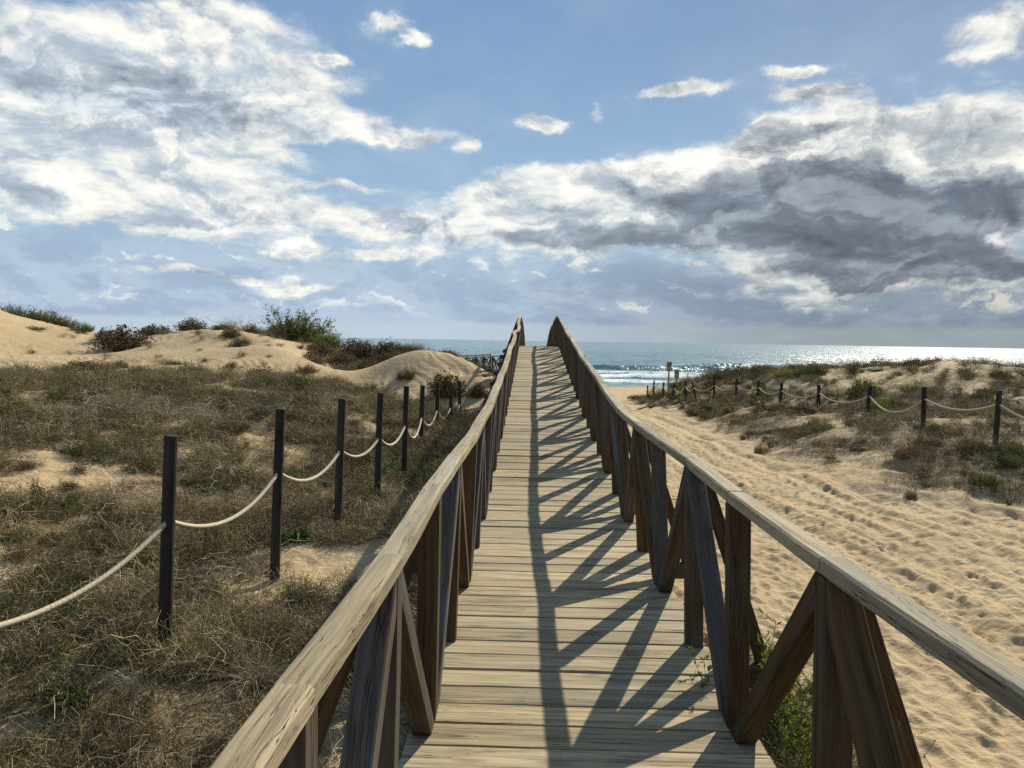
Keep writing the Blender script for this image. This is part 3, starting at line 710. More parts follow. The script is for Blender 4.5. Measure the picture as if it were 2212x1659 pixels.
def sign(px, py_top, py_bot, wpx, d, label, dog_flip):
    T = at(px, py_top, d); B = at(px, py_bot, d); w = wpx / F * d; h = T[2] - B[2]; g = gz(T[0], d)
    s = empty('beach_sign', (T[0], d, g), label, 'sign')
    H = T[2] - g
    timber('pole', (T[0], d + .03, g - .4), (T[0], d + .03, T[2] - .02), .09, .09, M_POLE, s, side=(1, 0, 0), ch=.02)
    bd = box('sign_board', (T[0], d - .03, (T[2] + B[2]) / 2), (w, .03, h), M_SIGNW, s)
    # frame, pictogram of a dog in a barred ring, and two lines of print under it
    zc = H - h * .34; r = w * .36; y = -.0485
    box('sign_frame', (T[0], d - .047, T[2] - .02), (w, .01, .03), M_SIGNR, s); box('sign_frame', (T[0], d - .047, B[2] + .02), (w, .01, .03), M_SIGNR, s)
    for sx in (-1, 1):
        timber('sign_frame', (T[0] + sx * (w / 2 - .015), d - .047, B[2] + .036), (T[0] + sx * (w / 2 - .015), d - .047, T[2] - .036), .01, .03, M_SIGNR, s, side=(0, 1, 0), ch=.002, jit=0, step=9)
    disc_ring('prohibition_ring', (0, zc), r * .80, r, y, M_BLACK, s)
    a = math.radians(40)
    timber('prohibition_bar', (T[0] - r * .85 * math.cos(a), d + y - .003, g + zc + r * .85 * math.sin(a)), (T[0] + r * .85 * math.cos(a), d + y - .003, g + zc - r * .85 * math.sin(a)), .006, r * .2, M_BLACK, s, side=(0, 1, 0), ch=.001, jit=0, step=9)
    f = -1 if dog_flip else 1
    dog = [(-.62, .18), (-.45, .30), (.20, .26), (.34, .44), (.46, .50), (.50, .36), (.66, .26), (.60, .14), (.40, .08), (.32, -.10), (.34, -.46), (.20, -.46), (.16, -.12), (-.30, -.10), (-.34, -.46), (-.48, -.46), (-.46, .04)]
    dog = [(f * u * r * 1.05, zc + v * r * 1.05) for u, v in dog]
    n = len(dog); V = [(u, y + .002, v) for u, v in dog] + [(u, y - .002, v) for u, v in dog]
    q = [(k, (k + 1) % n, n + (k + 1) % n, n + k) for k in range(n)]
    me = bpy.data.meshes.new('dog_pictogram'); me.from_pydata(V, [], q + [list(range(n)), list(range(2 * n - 1, n - 1, -1))]); me.materials.append(M_BLACK); me.update(); link('dog_pictogram', me, s)
    for kk, (zz, ww) in enumerate(((.70, .72), (.80, .6))):
        for c in range(6):
            box('print', (T[0] - w * ww / 2 + w * ww * (c + .5) / 6, d - .048, T[2] - h * zz), (w * ww / 6 * .72, .006, h * .05), M_SIGNR, s)
sign(1445.7, 781.6, 800.5, 10.8, 50, 'taller pink-brown beach sign with a barred dog symbol on a thin pole', False)
sign(1462, 798, 818, 10, 51.5, 'lower pink-brown beach sign half hidden behind the green bush', True)

# ------------------------------------------------------------------ branch walkway by the beach
bw = empty('beach_walkway', tuple(at(1044, 806, 41)), 'side walkway with cross-braced railing running left towards the surf beyond the dune', 'boardwalk')
A0 = at(985, 776.5, 36.5); A1 = at(1110, 768, 47.5)
dirv = (A1 - A0); nP = 8
P = [A0 + dirv * k / (nP - 1) for k in range(nP)]
perp = Vector((dirv[1], -dirv[0], 0)).normalized()
for off, nm in ((0.0, 0), (1.5, 1)):
    Q = [Vector(p) - perp * off for p in P]
    for k, p in enumerate(Q):
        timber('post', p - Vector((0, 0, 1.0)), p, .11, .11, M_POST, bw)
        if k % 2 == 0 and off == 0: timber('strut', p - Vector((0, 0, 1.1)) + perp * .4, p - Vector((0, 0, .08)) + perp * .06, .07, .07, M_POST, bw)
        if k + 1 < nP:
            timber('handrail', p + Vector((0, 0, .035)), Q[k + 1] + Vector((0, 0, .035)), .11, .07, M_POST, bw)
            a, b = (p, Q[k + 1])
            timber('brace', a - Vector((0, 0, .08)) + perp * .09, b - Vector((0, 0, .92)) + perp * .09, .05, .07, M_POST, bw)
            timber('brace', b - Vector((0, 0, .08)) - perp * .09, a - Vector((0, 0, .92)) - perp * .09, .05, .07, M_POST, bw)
nb = 56
for k in range(nb):
    c = Vector(A0 + dirv * (k + .5) / nb) - Vector((0, 0, 1.02))
    timber('deck_board', c + perp * .2, c - perp * 1.7, .18, .035, M_DECK, bw, side=Vector(dirv).normalized(), step=3)
for k in range(0, nP, 2):
    for off in (0, 1.5):
        p = Vector(P[k]) - perp * off; g = gz(p.x, p.y)
        timber('pile', (p.x, p.y, g - .4), (p.x, p.y, p.z - 1.04), .12, .12, M_BEAM, bw)

# ------------------------------------------------------------------ plants
class Plant:
    def __init__(s): s.V = []; s.Q = []; s.T3 = []; s.qm = []; s.tm = []; s.qt = []; s.tt = []; s.n = 0
    def tubes(s, P, r0, r1, mat, tone, sides=3):
        """P (n,k,3) polylines; radius falls r0 -> r1"""
        n, k, _ = P.shape
        T = np.gradient(P, axis=1); T /= np.linalg.norm(T, axis=2, keepdims=True) + 1e-9
        ref = RNG.normal(size=(n, 1, 3)); S = np.cross(T, ref); S /= np.linalg.norm(S, axis=2, keepdims=True) + 1e-9; U = np.cross(S, T)
        a = np.linspace(0, 2 * math.pi, sides, endpoint=False); r = np.linspace(r0, r1, k)[None, :, None, None] if np.isscalar(r0) else (r0[:, None] + (r1 - r0)[:, None] * np.linspace(0, 1, k)[None])[..., None, None]
        V = P[:, :, None] + r * (np.cos(a)[None, None, :, None] * S[:, :, None] + np.sin(a)[None, None, :, None] * U[:, :, None])
        b = s.n + (np.arange(n) * k * sides)[:, None, None]; i = np.arange(k - 1)[None, :, None] * sides; c = np.arange(sides)[None, None]; c2 = (c + 1) % sides
        q = np.stack([b + i + c, b + i + c2, b + i + sides + c2, b + i + sides + c], -1).reshape(-1, 4)
        s.V.append(V.reshape(-1, 3)); s.n += n * k * sides; s.Q.append(q); s.qm.append(np.full(len(q), mat))
        s.qt.append(np.repeat(np.broadcast_to(tone, (n,)), (k - 1) * sides))
    def leaves(s, C, D, L, W, mat, tone, droop=0.25):
        n = len(C); D = D / (np.linalg.norm(D, axis=1, keepdims=True) + 1e-9); N = np.cross(D, RNG.normal(size=(n, 3))); N /= np.linalg.norm(N, axis=1, keepdims=True) + 1e-9
        B = np.cross(D, N); L = np.broadcast_to(L, (n,))[:, None]; W = np.broadcast_to(W, (n,))[:, None]
        V = np.stack([C, C + D * L * .45 + B * W * .5 + N * L * .06, C + D * L - N * L * droop * .5, C + D * L * .45 - B * W * .5 + N * L * .06], 1)
        q = s.n + np.arange(n)[:, None] * 4 + np.arange(4)[None]
        s.V.append(V.reshape(-1, 3)); s.n += 4 * n; s.Q.append(q); s.qm.append(np.full(n, mat)); s.qt.append(np.broadcast_to(tone, (n,)))
    def balls(s, C, r, mat, tone):
        n = len(C); O = np.array([(1, 0, 0), (-1, 0, 0), (0, 1, 0), (0, -1, 0), (0, 0, 1), (0, 0, -1)], float)
        r = np.broadcast_to(r, (n,)); V = C[:, None] + O[None] * r[:, None, None] * RNG.uniform(.8, 1.15, (n, 6, 1))
        f = np.array([(0, 2, 4), (2, 1, 4), (1, 3, 4), (3, 0, 4), (2, 0, 5), (1, 2, 5), (3, 1, 5), (0, 3, 5)])
        t = (s.n + np.arange(n)[:, None, None] * 6 + f[None]).reshape(-1, 3)
        s.V.append(V.reshape(-1, 3)); s.n += 6 * n; s.T3.append(t); s.tm.append(np.full(len(t), mat)); s.tt.append(np.repeat(np.broadcast_to(tone, (n,)), 8))
    def mesh(s, name, mats):
        F_ = []; mi = []; tn = []
        if s.Q: F_.append(np.concatenate(s.Q)); mi += s.qm; tn += s.qt
        if s.T3: F_.append(np.concatenate(s.T3)); mi += s.tm; tn += s.tt
        return mesh_from(name, np.concatenate(s.V), F_, mats, midx=np.concatenate(mi), tone=np.concatenate(tn))

def U_(a, b, n): return RNG.uniform(a, b, n)
def arcs(n, k, R0_, h0, h1, lean, base_r=.05, wob=.03, flat=1.0):
    """stems rising from the ground and arching out"""
    a = U_(0, 2 * math.pi, n); h = U_(h0, h1, n); ln = U_(lean[0], lean[1], n); br = base_r * np.sqrt(U_(0, 1, n)); ba = U_(0, 2 * math.pi, n)
    t = np.linspace(0, 1, k)
    x = (br * np.cos(ba))[:, None] + (np.cos(a) * ln * h)[:, None] * t[None] ** 1.5; y = (br * np.sin(ba))[:, None] + (np.sin(a) * ln * h)[:, None] * t[None] ** 1.5
    z = h[:, None] * (t[None] - flat * .35 * np.minimum(ln, 1.5)[:, None] * t[None] ** 2) - .01
    P = np.stack([x, y, z], -1); P[:, 1:] += RNG.normal(size=(n, k - 1, 3)) * wob * h[:, None, None] * 1.2
    return P
def side_twigs(P, per, L, k=3):
    n, kk, _ = P.shape; idx = RNG.integers(0, n, n * per); t = U_(.25, 1.0, n * per) * (kk - 1); i = np.minimum(t.astype(int), kk - 2); f = (t - i)[:, None]
    A = P[idx, i] * (1 - f) + P[idx, i + 1] * f; T = P[idx, i + 1] - P[idx, i]; T /= np.linalg.norm(T, axis=1, keepdims=True) + 1e-9
    D = T + RNG.normal(size=A.shape) * .75; D /= np.linalg.norm(D, axis=1, keepdims=True); ln = U_(L * .4, L, len(A))[:, None]
    s = np.linspace(0, 1, k)[None, :, None]; Q = A[:, None] + D[:, None] * ln[:, None] * s
    Q[:, 1:] += RNG.normal(size=(len(A), k - 1, 3)) * L * .10
    return Q
def drytuft(h=.26, n=26, leaf=True, tone=(.15, .75), leafmat=1, nl=220):
    p = Plant(); P = arcs(n, 5, .1, h * .4, h, (.3, 1.6), .10, .09); p.tubes(P, .0022, .0011, 0, U_(*tone, n))
    Q = side_twigs(P, 5, h * .55); p.tubes(Q, .0013, .0008, 0, U_(tone[0], min(1, tone[1] + .25), len(Q)))
    if leaf:
        C_ = Q[RNG.integers(0, len(Q), nl), RNG.integers(1, 3, nl)]; p.leaves(C_, RNG.normal(size=C_.shape), U_(.006, .014, nl), U_(.004, .008, nl), leafmat, U_(0, 1, nl))
    return p
def creeping():
    p = Plant(); n = 9; a = U_(0, 6.28, n); L = U_(.25, .6, n); t = np.linspace(0, 1, 8); b = a[:, None] + np.cumsum(RNG.normal(size=(n, 8)) * .22, 1)
    dx = np.cumsum(np.cos(b), 1) / 8 * L[:, None]; dy = np.cumsum(np.sin(b), 1) / 8 * L[:, None]; z = U_(.03, .14, n)[:, None] * np.sin(t[None] * 2.6 + .2) + .01 + RNG.normal(size=(n, 8)) * .008
    P = np.stack([dx, dy, z], -1); p.tubes(P, .0028, .0014, 0, U_(.55, 1, n)); Q = side_twigs(P, 6, .12); p.tubes(Q, .0014, .0008, 0, U_(.4, 1, len(Q)))
    return p
def grass(h=.5, n=90, w=.004, tone=(0, 1)):
    p = Plant(); P = arcs(n, 6, .1, h * .5, h, (.3, 1.3), .07, .01, 1.3); p.tubes(P, w * .5, .0006, 0, U_(*tone, n)); return p
def leafy(h=.22, n=16, ll=.03, lw=.010, per=26, lean=(.2, 1.3)):
    p = Plant(); P = arcs(n, 5, .1, h * .5, h, lean, .05, .04); p.tubes(P, .0025, .0012, 0, U_(.2, .6, n))
    m = n * per; idx = RNG.integers(0, n, m); t = U_(.12, 1, m) * 4; i = np.minimum(t.astype(int), 3); f = (t - i)[:, None]; A = P[idx, i] * (1 - f) + P[idx, i + 1] * f
    D = (P[idx, i + 1] - P[idx, i]); D /= np.linalg.norm(D, axis=1, keepdims=True) + 1e-9; D = D * .9 + RNG.normal(size=D.shape) * .6
    p.leaves(A, D, U_(ll * .6, ll, m), U_(lw * .6, lw, m), 1, U_(0, 1, m)); return p
def rosette(h=.18, n=34, tone=(.2, 1)):
    p = Plant(); a = U_(0, 6.28, n); e = U_(.3, 1.2, n); D = np.stack([np.cos(a) * np.cos(e), np.sin(a) * np.cos(e), np.sin(e)], 1); C_ = np.stack([np.cos(a), np.sin(a), 0 * a], 1) * U_(0, .04, n)[:, None]
    L = U_(h * .6, h * 1.3, n); p.leaves(C_, D, L, L * .26, 0, U_(*tone, n), .5)
    return p
def bush_points(n, rx, rz, seed, shell=.55, lump=.35):
    """points through the lumpy volume of a low dome"""
    v = RNG.normal(size=(n, 3)); v[:, 2] = np.abs(v[:, 2]); v /= np.linalg.norm(v, axis=1, keepdims=True)
    az = np.arctan2(v[:, 1], v[:, 0]); el = v[:, 2]
    l = 1 - lump * .5 + lump * fbm(az * 1.6 + seed * 3.7, el * 3.0 + seed, seed, 3) * 1.6 - lump * .3
    r = np.maximum(U_(0, 1, n) ** shell, .05) * l
    return v * r[:, None] * np.array([rx, rx, rz])
def bush(kind, seed):
    p = Plant()
    if kind == 'thistle':
        E_ = bush_points(150, .68, .52, seed); B = E_ * np.array([.25, .25, 0]); t = np.linspace(0, 1, 5)[None, :, None]
        P = B[:, None] * (1 - t) + E_[:, None] * t; P[..., 2] += (np.sin(t[..., 0] * 3.1) * .05); P[:, 1:] += RNG.normal(size=(150, 4, 3)) * .018
        p.tubes(P, .005, .0025, 0, U_(.1, .8, 150)); Q = side_twigs(P, 5, .16); p.tubes(Q, .0028, .0016, 0, U_(.1, .9, len(Q)))
        hd = Q[RNG.permutation(len(Q))[:560], -1]; p.balls(hd, U_(.018, .032, len(hd)), 2, U_(0, 1, len(hd)))
        hk = Q[RNG.integers(0, len(Q), 900), RNG.integers(1, 3, 900)]; D = RNG.normal(size=hk.shape); D[:, 2] = np.abs(D[:, 2]) * .6
        p.leaves(hk, D, U_(.03, .065, 900), U_(.02, .04, 900), 1, U_(0, 1, 900) ** 1.4)
        lo = bush_points(1800, .66, .44, seed); p.leaves(lo, RNG.normal(size=lo.shape), U_(.03, .06, 1800), U_(.018, .034, 1800), 3, U_(0, 1, 1800))
        return p.mesh('seedy bush', [M_TWIG, M_HUSK, M_HEAD, M_DRYLEAF])
    if kind == 'green':
        E_ = bush_points(120, .62, .60, seed, .5, .5); B = E_ * np.array([.2, .2, 0]); t = np.linspace(0, 1, 5)[None, :, None]
        P = B[:, None] * (1 - t) + E_[:, None] * t; P[:, 1:] += RNG.normal(size=(120, 4, 3)) * .02; p.tubes(P, .006, .002, 0, U_(0, .5, 120))
        Q = side_twigs(P, 14, .2, 4); p.tubes(Q, .002, .001, 0, U_(0, .5, len(Q)))
        m = 13000; i = RNG.integers(0, len(Q), m); j = RNG.integers(0, 4, m); A = Q[i, j] + RNG.normal(size=(m, 3)) * .006; D = Q[i, 3] - Q[i, 0]; D /= np.linalg.norm(D, axis=1, keepdims=True) + 1e-9
        p.leaves(A, D + RNG.normal(size=D.shape) * .6, U_(.018, .045, m), U_(.010, .020, m), 1, np.clip(U_(0, 1, m) * .8 + fbm(A[:, 0] * 6, A[:, 2] * 6, seed, 2) * .4 - .1, 0, 1))
        return p.mesh('leafy bush', [M_TWIG, M_OLIVE])
    if kind in ('low', 'lime', 'grey', 'dark'):
        mat = {'low': M_OLIVE, 'lime': M_LIME, 'grey': M_GREY, 'dark': M_DRYLEAF}[kind]
        n = 150; E_ = bush_points(n, .66, .42, seed, .4, .5); E_[:, 2] = np.abs(E_[:, 2]) + .05; B = E_ * np.array([.75, .75, 0]); t = np.linspace(0, 1, 4)[None, :, None]
        P = B[:, None] * (1 - t) + E_[:, None] * t; P[:, 1:] += RNG.normal(size=(n, 3, 3)) * .02; p.tubes(P, .004, .0016, 0, U_(0, .6, n))
        Q = side_twigs(P, 8, .16, 3); Q[..., 2] = np.abs(Q[..., 2]); p.tubes(Q, .0022, .001, 0, U_(.1, .8 if kind == 'dark' else .5, len(Q)))
        m = 7000 if kind != 'dark' else 6000; i = RNG.integers(0, len(Q), m); A = Q[i, RNG.integers(0, 3, m)]; D = Q[i, 2] - Q[i, 0]; D[:, 2] += .05; D /= np.linalg.norm(D, axis=1, keepdims=True) + 1e-9
        p.leaves(A, D + RNG.normal(size=D.shape) * .5, U_(.02, .05, m), U_(.009, .017, m), 1, U_(0, 1, m))
        return p.mesh('low bush', [M_TWIG, mat])

SRC = bpy.data.collections.new('tuft sources')        # never linked to the scene: only instanced as ground cover
def src_collection(name, plants):
    c = bpy.data.collections.new(name)
    for k, (p, mats) in enumerate(plants):
        o = bpy.data.objects.new(f'{name} {k:02d}', p.mesh('tuft', mats)); c.objects.link(o)
    return c
C_DRY = src_collection('dry tufts', [(drytuft(.24, 26), [M_TWIG, M_DRYLEAF]), (drytuft(.30, 22, tone=(.0, .6)), [M_TWIG, M_DRYLEAF]), (drytuft(.18, 30, tone=(.2, .9)), [M_TWIG, M_GREY]),
                                      (drytuft(.34, 18, tone=(.3, 1)), [M_TWIG, M_DRYLEAF]), (drytuft(.20, 30, tone=(0, .5), nl=420), [M_TWIG, M_DRYLEAF]), (creeping(), [M_TWIG]), (creeping(), [M_STRAW])])
C_GRN = src_collection('green tufts', [(leafy(.16, 16, .022, .008), [M_TWIG, M_GREY]), (leafy(.20, 14, .028, .009), [M_TWIG, M_OLIVE]), (drytuft(.22, 24, tone=(.1, .6), nl=420), [M_TWIG, M_OLIVE]),
                                        (grass(.30, 46, .004), [M_GREY]), (grass(.34, 36, .0035), [M_STRAW])])

def scatter(name, label, pts, rot, scl, idx, coll):
    me = bpy.data.meshes.new(name); me.vertices.add(len(pts)); me.vertices.foreach_set('co', np.asarray(pts, np.float32).ravel())
    a = me.attributes.new('rot', 'FLOAT_VECTOR', 'POINT'); a.data.foreach_set('vector', np.asarray(rot, np.float32).ravel())
    a = me.attributes.new('scl', 'FLOAT_VECTOR', 'POINT'); a.data.foreach_set('vector', np.asarray(scl, np.float32).ravel())
    a = me.attributes.new('idx', 'INT', 'POINT'); a.data.foreach_set('value', np.asarray(idx, np.int32))
    o = link(name, me); tag(o, label, None, None, 'stuff')
    g = bpy.data.node_groups.new(name, 'GeometryNodeTree'); g.interface.new_socket('Geometry', in_out='INPUT', socket_type='NodeSocketGeometry'); g.interface.new_socket('Geometry', in_out='OUTPUT', socket_type='NodeSocketGeometry')
    N_ = g.nodes; gi = N_.new('NodeGroupInput'); go = N_.new('NodeGroupOutput'); ip = N_.new('GeometryNodeInstanceOnPoints'); ci = N_.new('GeometryNodeCollectionInfo')
    ci.inputs['Collection'].default_value = coll; ci.inputs['Separate Children'].default_value = True; ci.inputs['Reset Children'].default_value = True
    def attr(nm, t):
        n = N_.new('GeometryNodeInputNamedAttribute'); n.data_type = t; n.inputs['Name'].default_value = nm; return [s for s in n.outputs if s.enabled and s.name == 'Attribute'][0]
    L = g.links; L.new(gi.outputs[0], ip.inputs['Points']); L.new(ci.outputs[0], ip.inputs['Instance']); ip.inputs['Pick Instance'].default_value = True
    L.new(attr('idx', 'INT'), ip.inputs['Instance Index']); L.new(attr('rot', 'FLOAT_VECTOR'), ip.inputs['Rotation']); L.new(attr('scl', 'FLOAT_VECTOR'), ip.inputs['Scale'])
    L.new(ip.outputs[0], go.inputs[0]); md = o.modifiers.new('scatter', 'NODES'); md.node_group = g
    return o

def sample(n, x0, x1, y0, y1, fn):
    x = U_(x0, x1, n); y = U_(y0, y1, n)
    inview = (np.abs(x) < y * .80 + 2.2)
    d = fn(x, y); keep = (RNG.uniform(0, 1, n) < d) & inview & ~((np.abs(x - cx_(y)) < .80) & (y > 0) & (y < 9))
    return x[keep], y[keep]
def put(name, label, x, y, coll, nk, probs, s0, s1, far=.0):
    z = ground_z(x, y); n = len(x); s = U_(s0, s1, n) * (1 + far * np.clip(y - 8, 0, 20))
    rot = np.stack([RNG.normal(size=n) * .12, RNG.normal(size=n) * .12, U_(0, 6.28, n)], 1); scl = np.stack([s, s, s * U_(.7, 1.2, n)], 1)
    scatter(name, label, np.stack([x, y, z - .005], 1), rot, scl, pick(x, y, nk, probs), coll)
def pick(x, y, nk, probs):
    """neighbouring plants tend to be of the same kind"""
    a = fbm(x * .9 + 31, y * .9, 131, 2); b_ = RNG.uniform(0, 1, len(x)); v = np.clip((a - .5) * 2.6 + .5, 0, .999)
    v = np.where(b_ < .55, v, RNG.uniform(0, 1, len(x))); return np.minimum(np.searchsorted(np.cumsum(probs), v), nk - 1)
def dens(x, y): 
    v = veg_density(x, y); return v * np.clip(1.15 - y / 30, .3, 1)
xa, ya = sample(15000, -16, -.3, 1.5, 34, dens)
put('dry_scrub', 'dry brown and straw coloured scrub covering the sand on the left', xa, ya, C_DRY, 7, [.2, .2, .12, .13, .17, .12, .06], .7, 1.3, .02)
xb, yb = sample(15000, 3.5, 24, 5, 46, lambda x, y: dens(x, y) * 1.0)
put('bank_scrub', 'dry scrub covering the bank on the right', xb, yb, C_DRY, 7, [.2, .25, .1, .1, .25, .07, .03], .6, 1.15, .02)
def gd(x, y): return veg_density(x, y) * sstep(.46, .62, fbm(x * .8 + 9, y * .8, 77, 3)) * .9 + .03 * veg_density(x, y)
xc, yc = sample(8000, -16, -.3, 1.5, 32, gd)
xd, yd = sample(4600, 3.5, 22, 5, 46, gd)
xe, ye = sample(500, 1.1, 2.0, 1.5, 9, lambda x, y: ell(x, y, 1.45, 3.4, .4, 1.6) * .9)
put('green_ground_cover', 'low green and grey-green ground cover among the dry scrub', np.r_[xc, xd, xe], np.r_[yc, yd, ye], C_GRN, 5, [.3, .25, .25, .12, .08], .7, 1.3, .02)
# sparse litter plants at the edge of bare sand
xf, yf = sample(1500, -16, 20, 4, 32, lambda x, y: (1 - track_mask(x, y)) * .35)
put('sparse_dune_plants', 'scattered small tufts on open sand', xf, yf, C_DRY, 7, [.2, .2, .15, .1, .15, .15, .05], .45, .9, .03)

CLUMP = bpy.data.collections.new('low clumps')
for k_, kd in enumerate(('dark', 'low', 'grey', 'dark', 'thistle')):
    o_ = bpy.data.objects.new(f'low clumps {k_:02d}', bush(kd, 71 + k_)); CLUMP.objects.link(o_)
def clumps(n, x0, x1, y0, y1):
    x, y = sample(n, x0, x1, y0, y1, lambda x, y: sstep(.25, .9, veg_density(x, y)) * (.25 + .75 * sstep(.45, .6, fbm(x * .6 + 50, y * .6, 97, 2))))
    s_ = U_(.22, .55, len(x)); z = ground_z(x, y) - .02
    return np.stack([x, y, z], 1), np.stack([RNG.normal(size=len(x)) * .06, RNG.normal(size=len(x)) * .06, U_(0, 6.28, len(x))], 1), np.stack([s_, s_, s_ * U_(.7, 1.1, len(x))], 1), np.minimum(np.searchsorted([.34, .58, .78, .9], U_(0, 1, len(x))), 4)
ca = clumps(900, -14, -1.2, 4.5, 24); cb_ = clumps(700, 5.5, 20, 9, 42)
scatter('low_heath', 'low rounded heath clumps merging into the dry scrub', *[np.concatenate([u, v]) for u, v in zip(ca, cb_)], CLUMP)

# individual bushes: (px centre, py foot, distance, width px, height px, kind, label, category)
BM = {k: [bush(k, 11 + 7 * i) for i in range(n)] for k, n in (('thistle', 3), ('green', 2), ('low', 2), ('lime', 1), ('grey', 1), ('dark', 2))}
NAMES = {'thistle': 'seedhead_bush', 'green': 'green_shrub', 'low': 'low_green_bush', 'lime': 'yellow_green_bush', 'grey': 'grey_green_bush', 'dark': 'withered_bush'}
DIM = {'thistle': (1.36, .56), 'green': (1.35, .66), 'low': (1.4, .48), 'lime': (1.4, .48), 'grey': (1.4, .48), 'dark': (1.4, .48)}
cnt = {}
for i, (px, py, d, w, h, kind, label) in enumerate(BUSH):
    p = at(px, py, d); W = w / F * d; Hh = h / F * d; bw0, bh0 = DIM[kind]
    k = cnt.get(kind, 0); cnt[kind] = k + 1; ms = BM[kind]; me = ms[k % len(ms)]
    o = link(NAMES[kind], me); g = gz(p[0], d)
    o.location = (p[0], d, g - .03); o.rotation_euler = (0, 0, random.uniform(0, 6.28)); o.scale = (W / bw0, W / bw0 * random.uniform(.8, 1.1), Hh / bh0)
    tag(o, label, 'bush' if kind != 'green' else 'shrub', 'bushes growing on the dunes')

# plants near the walkway
def plant(name, me, px, py, d, s, label, cat='plant', sz=1.0, rz=None):
    p = at(px, py, d); o = link(name, me, loc=(p[0], d, gz(p[0], d) - .01)); o.scale = (s, s, s * sz); o.rotation_euler.z = random.uniform(0, 6.28) if rz is None else rz
    return tag(o, label, cat)
ros = rosette().mesh('rosette', [M_GREEN])
plant('broadleaf_plant', ros, 852, 990, 11.5, 1.5, 'bright green broad-leaved plant left of the sixth rope post', sz=1.1)
plant('broadleaf_plant', ros, 935, 985, 11.6, 1.4, 'bright green broad-leaved plant close to the left railing')
plant('broadleaf_plant', ros, 965, 978, 12.2, 1.2, 'bright green broad-leaved plant touching the left railing')
plant('broadleaf_plant', ros, 905, 998, 11.3, .9, 'small bright green plant between the rope fence and the left railing')
plant('broadleaf_plant', ros, 642, 1150, 7.9, 1.0, 'bright green sprig between the second and third rope posts')
gr = grass(.55, 150, .004).mesh('grass clump', [M_STRAW])
plant('grass_clump', gr, 845, 1085, 9.0, 1.0, 'arching straw grass clump at the foot of the fourth rope post')
gr2 = grass(.45, 120, .005).mesh('grass clump green', [M_GREY])
plant('grass_clump', gr2, 170, 1560, 4.4, 1.0, 'long green grass clump in the bottom left corner')
plant('grass_clump', gr2, 1700, 1590, 3.3, .9, 'dark green grass clump under the right railing')
plant('grass_clump', gr, 560, 1500, 4.6, .8, 'pale straw grass clump beside the left handrail')
lf = leafy(.75, 12, .045, .014, 60, (.05, .35)).mesh('upright herb', [M_TWIG, M_LIME])
plant('upright_herb', lf, 1542, 1560, 3.75, .8, 'yellow-green leafy herb at the deck edge between two right posts')
plant('upright_herb', lf, 1668, 1500, 3.95, 1.0, 'tall yellow-green herb with thin upright stems beyond the right railing')
plant('upright_herb', lf, 1745, 1560, 3.5, .85, 'leafy green herb behind the nearest right brace')
lf2 = leafy(.5, 16, .035, .012, 50, (.1, .6)).mesh('bushy herb', [M_TWIG, M_GREEN])
plant('bushy_herb', lf2, 1800, 1700, 2.75, .8, 'dark green bushy herb behind the nearest right post')
plant('bushy_herb', lf2, 1895, 1640, 3.0, .6, 'small green herb right of the nearest right post')
fl = Plant(); a = np.linspace(0, 6.28, 9)[:-1]; fl.leaves(np.zeros((8, 3)) + [0, 0, .12], np.stack([np.cos(a), np.sin(a), .35 + 0 * a], 1), .022, .014, 0, 1.0); fl.tubes(np.array([[[0, 0, 0], [.004, 0, .06], [0, 0, .12]]]), .0015, .001, 1, .5)
M_YEL = tone_mat('yellow petal', [(.6, .5, .02), (.8, .65, .03)], inst=0)
flm = fl.mesh('flower', [M_YEL, M_GREEN])
plant('yellow_flower', flm, 1672, 1620, 3.45, 1.0, 'single yellow flower in the dark grass under the right railing', 'flower')
plant('yellow_flower', flm, 2078, 1650, 3.3, 1.0, 'single yellow flower on open sand at the bottom right', 'flower')

# lying cane, driftwood and exposed roots
def stick(name, pts, r, label, cat, mat=M_TWIG, tone=.7, branches=0):
    p = Plant(); P = np.array(pts)[None]; p.tubes(P, r, r * .55, 0, tone, 6)
    if branches: p.tubes(side_twigs(P, branches, .35, 4), r * .5, r * .25, 0, tone)
    c = np.array(pts[0]); V = [v - c for v in p.V]; p.V = V
    return tag(link(name, p.mesh(name, [mat]), loc=tuple(c)), label, cat)
a = at(118, 1005, 10.2); b = at(195, 1030, 9.5)
stick('lying_cane', [(a[0], a[1], gz(a[0], a[1]) + .10), ((a[0] + b[0]) / 2, (a[1] + b[1]) / 2, gz((a[0] + b[0]) / 2, (a[1] + b[1]) / 2) + .10), (b[0], b[1], gz(b[0], b[1]) + .06)], .014, 'thin dry cane lying in the left scrub', 'cane')
for k, (x0, y0, x1, y1, label, r) in enumerate([
    (1375, 903, 1440, 868, 'thin bare root reaching onto the sand at the end of the fence', .035), (1440, 868, 1480, 850, 'dark bare root between the last fence posts', .045),
    (1402, 895, 1475, 855, 'thick slanting root on the eroded bank end', .07), (1470, 858, 1500, 868, 'short dark root beside the leaning fence post', .04),
    (1540, 868, 1600, 874, 'low bare root running along under the fence', .04)]):
    dA = 36 - k * 1.5; pts = []
    for t in np.linspace(0, 1, 7):
        q = at(x0 + (x1 - x0) * t, y0 + (y1 - y0) * t, 36); q = at(x0 + (x1 - x0) * t, y0 + (y1 - y0) * t, [33, 35, 33, 31, 28][k] - .8 * t)
        pts.append((q[0], q[1], gz(q[0], q[1]) + .05 + .06 * math.sin(t * 5 + k)))
    stick('bare_root', pts, r, label, 'root', tone=.35, branches=4)
a = at(1755, 862, 20.2)
stick('dead_branch', [(a[0], a[1], gz(a[0], a[1]) + .02), (a[0] + .3, a[1], gz(a[0], a[1]) + .22), (a[0] + .55, a[1] + .1, gz(a[0], a[1]) + .42)], .02, 'bleached forked branch on the bank between two fence posts', 'branch', tone=1.0, branches=9)
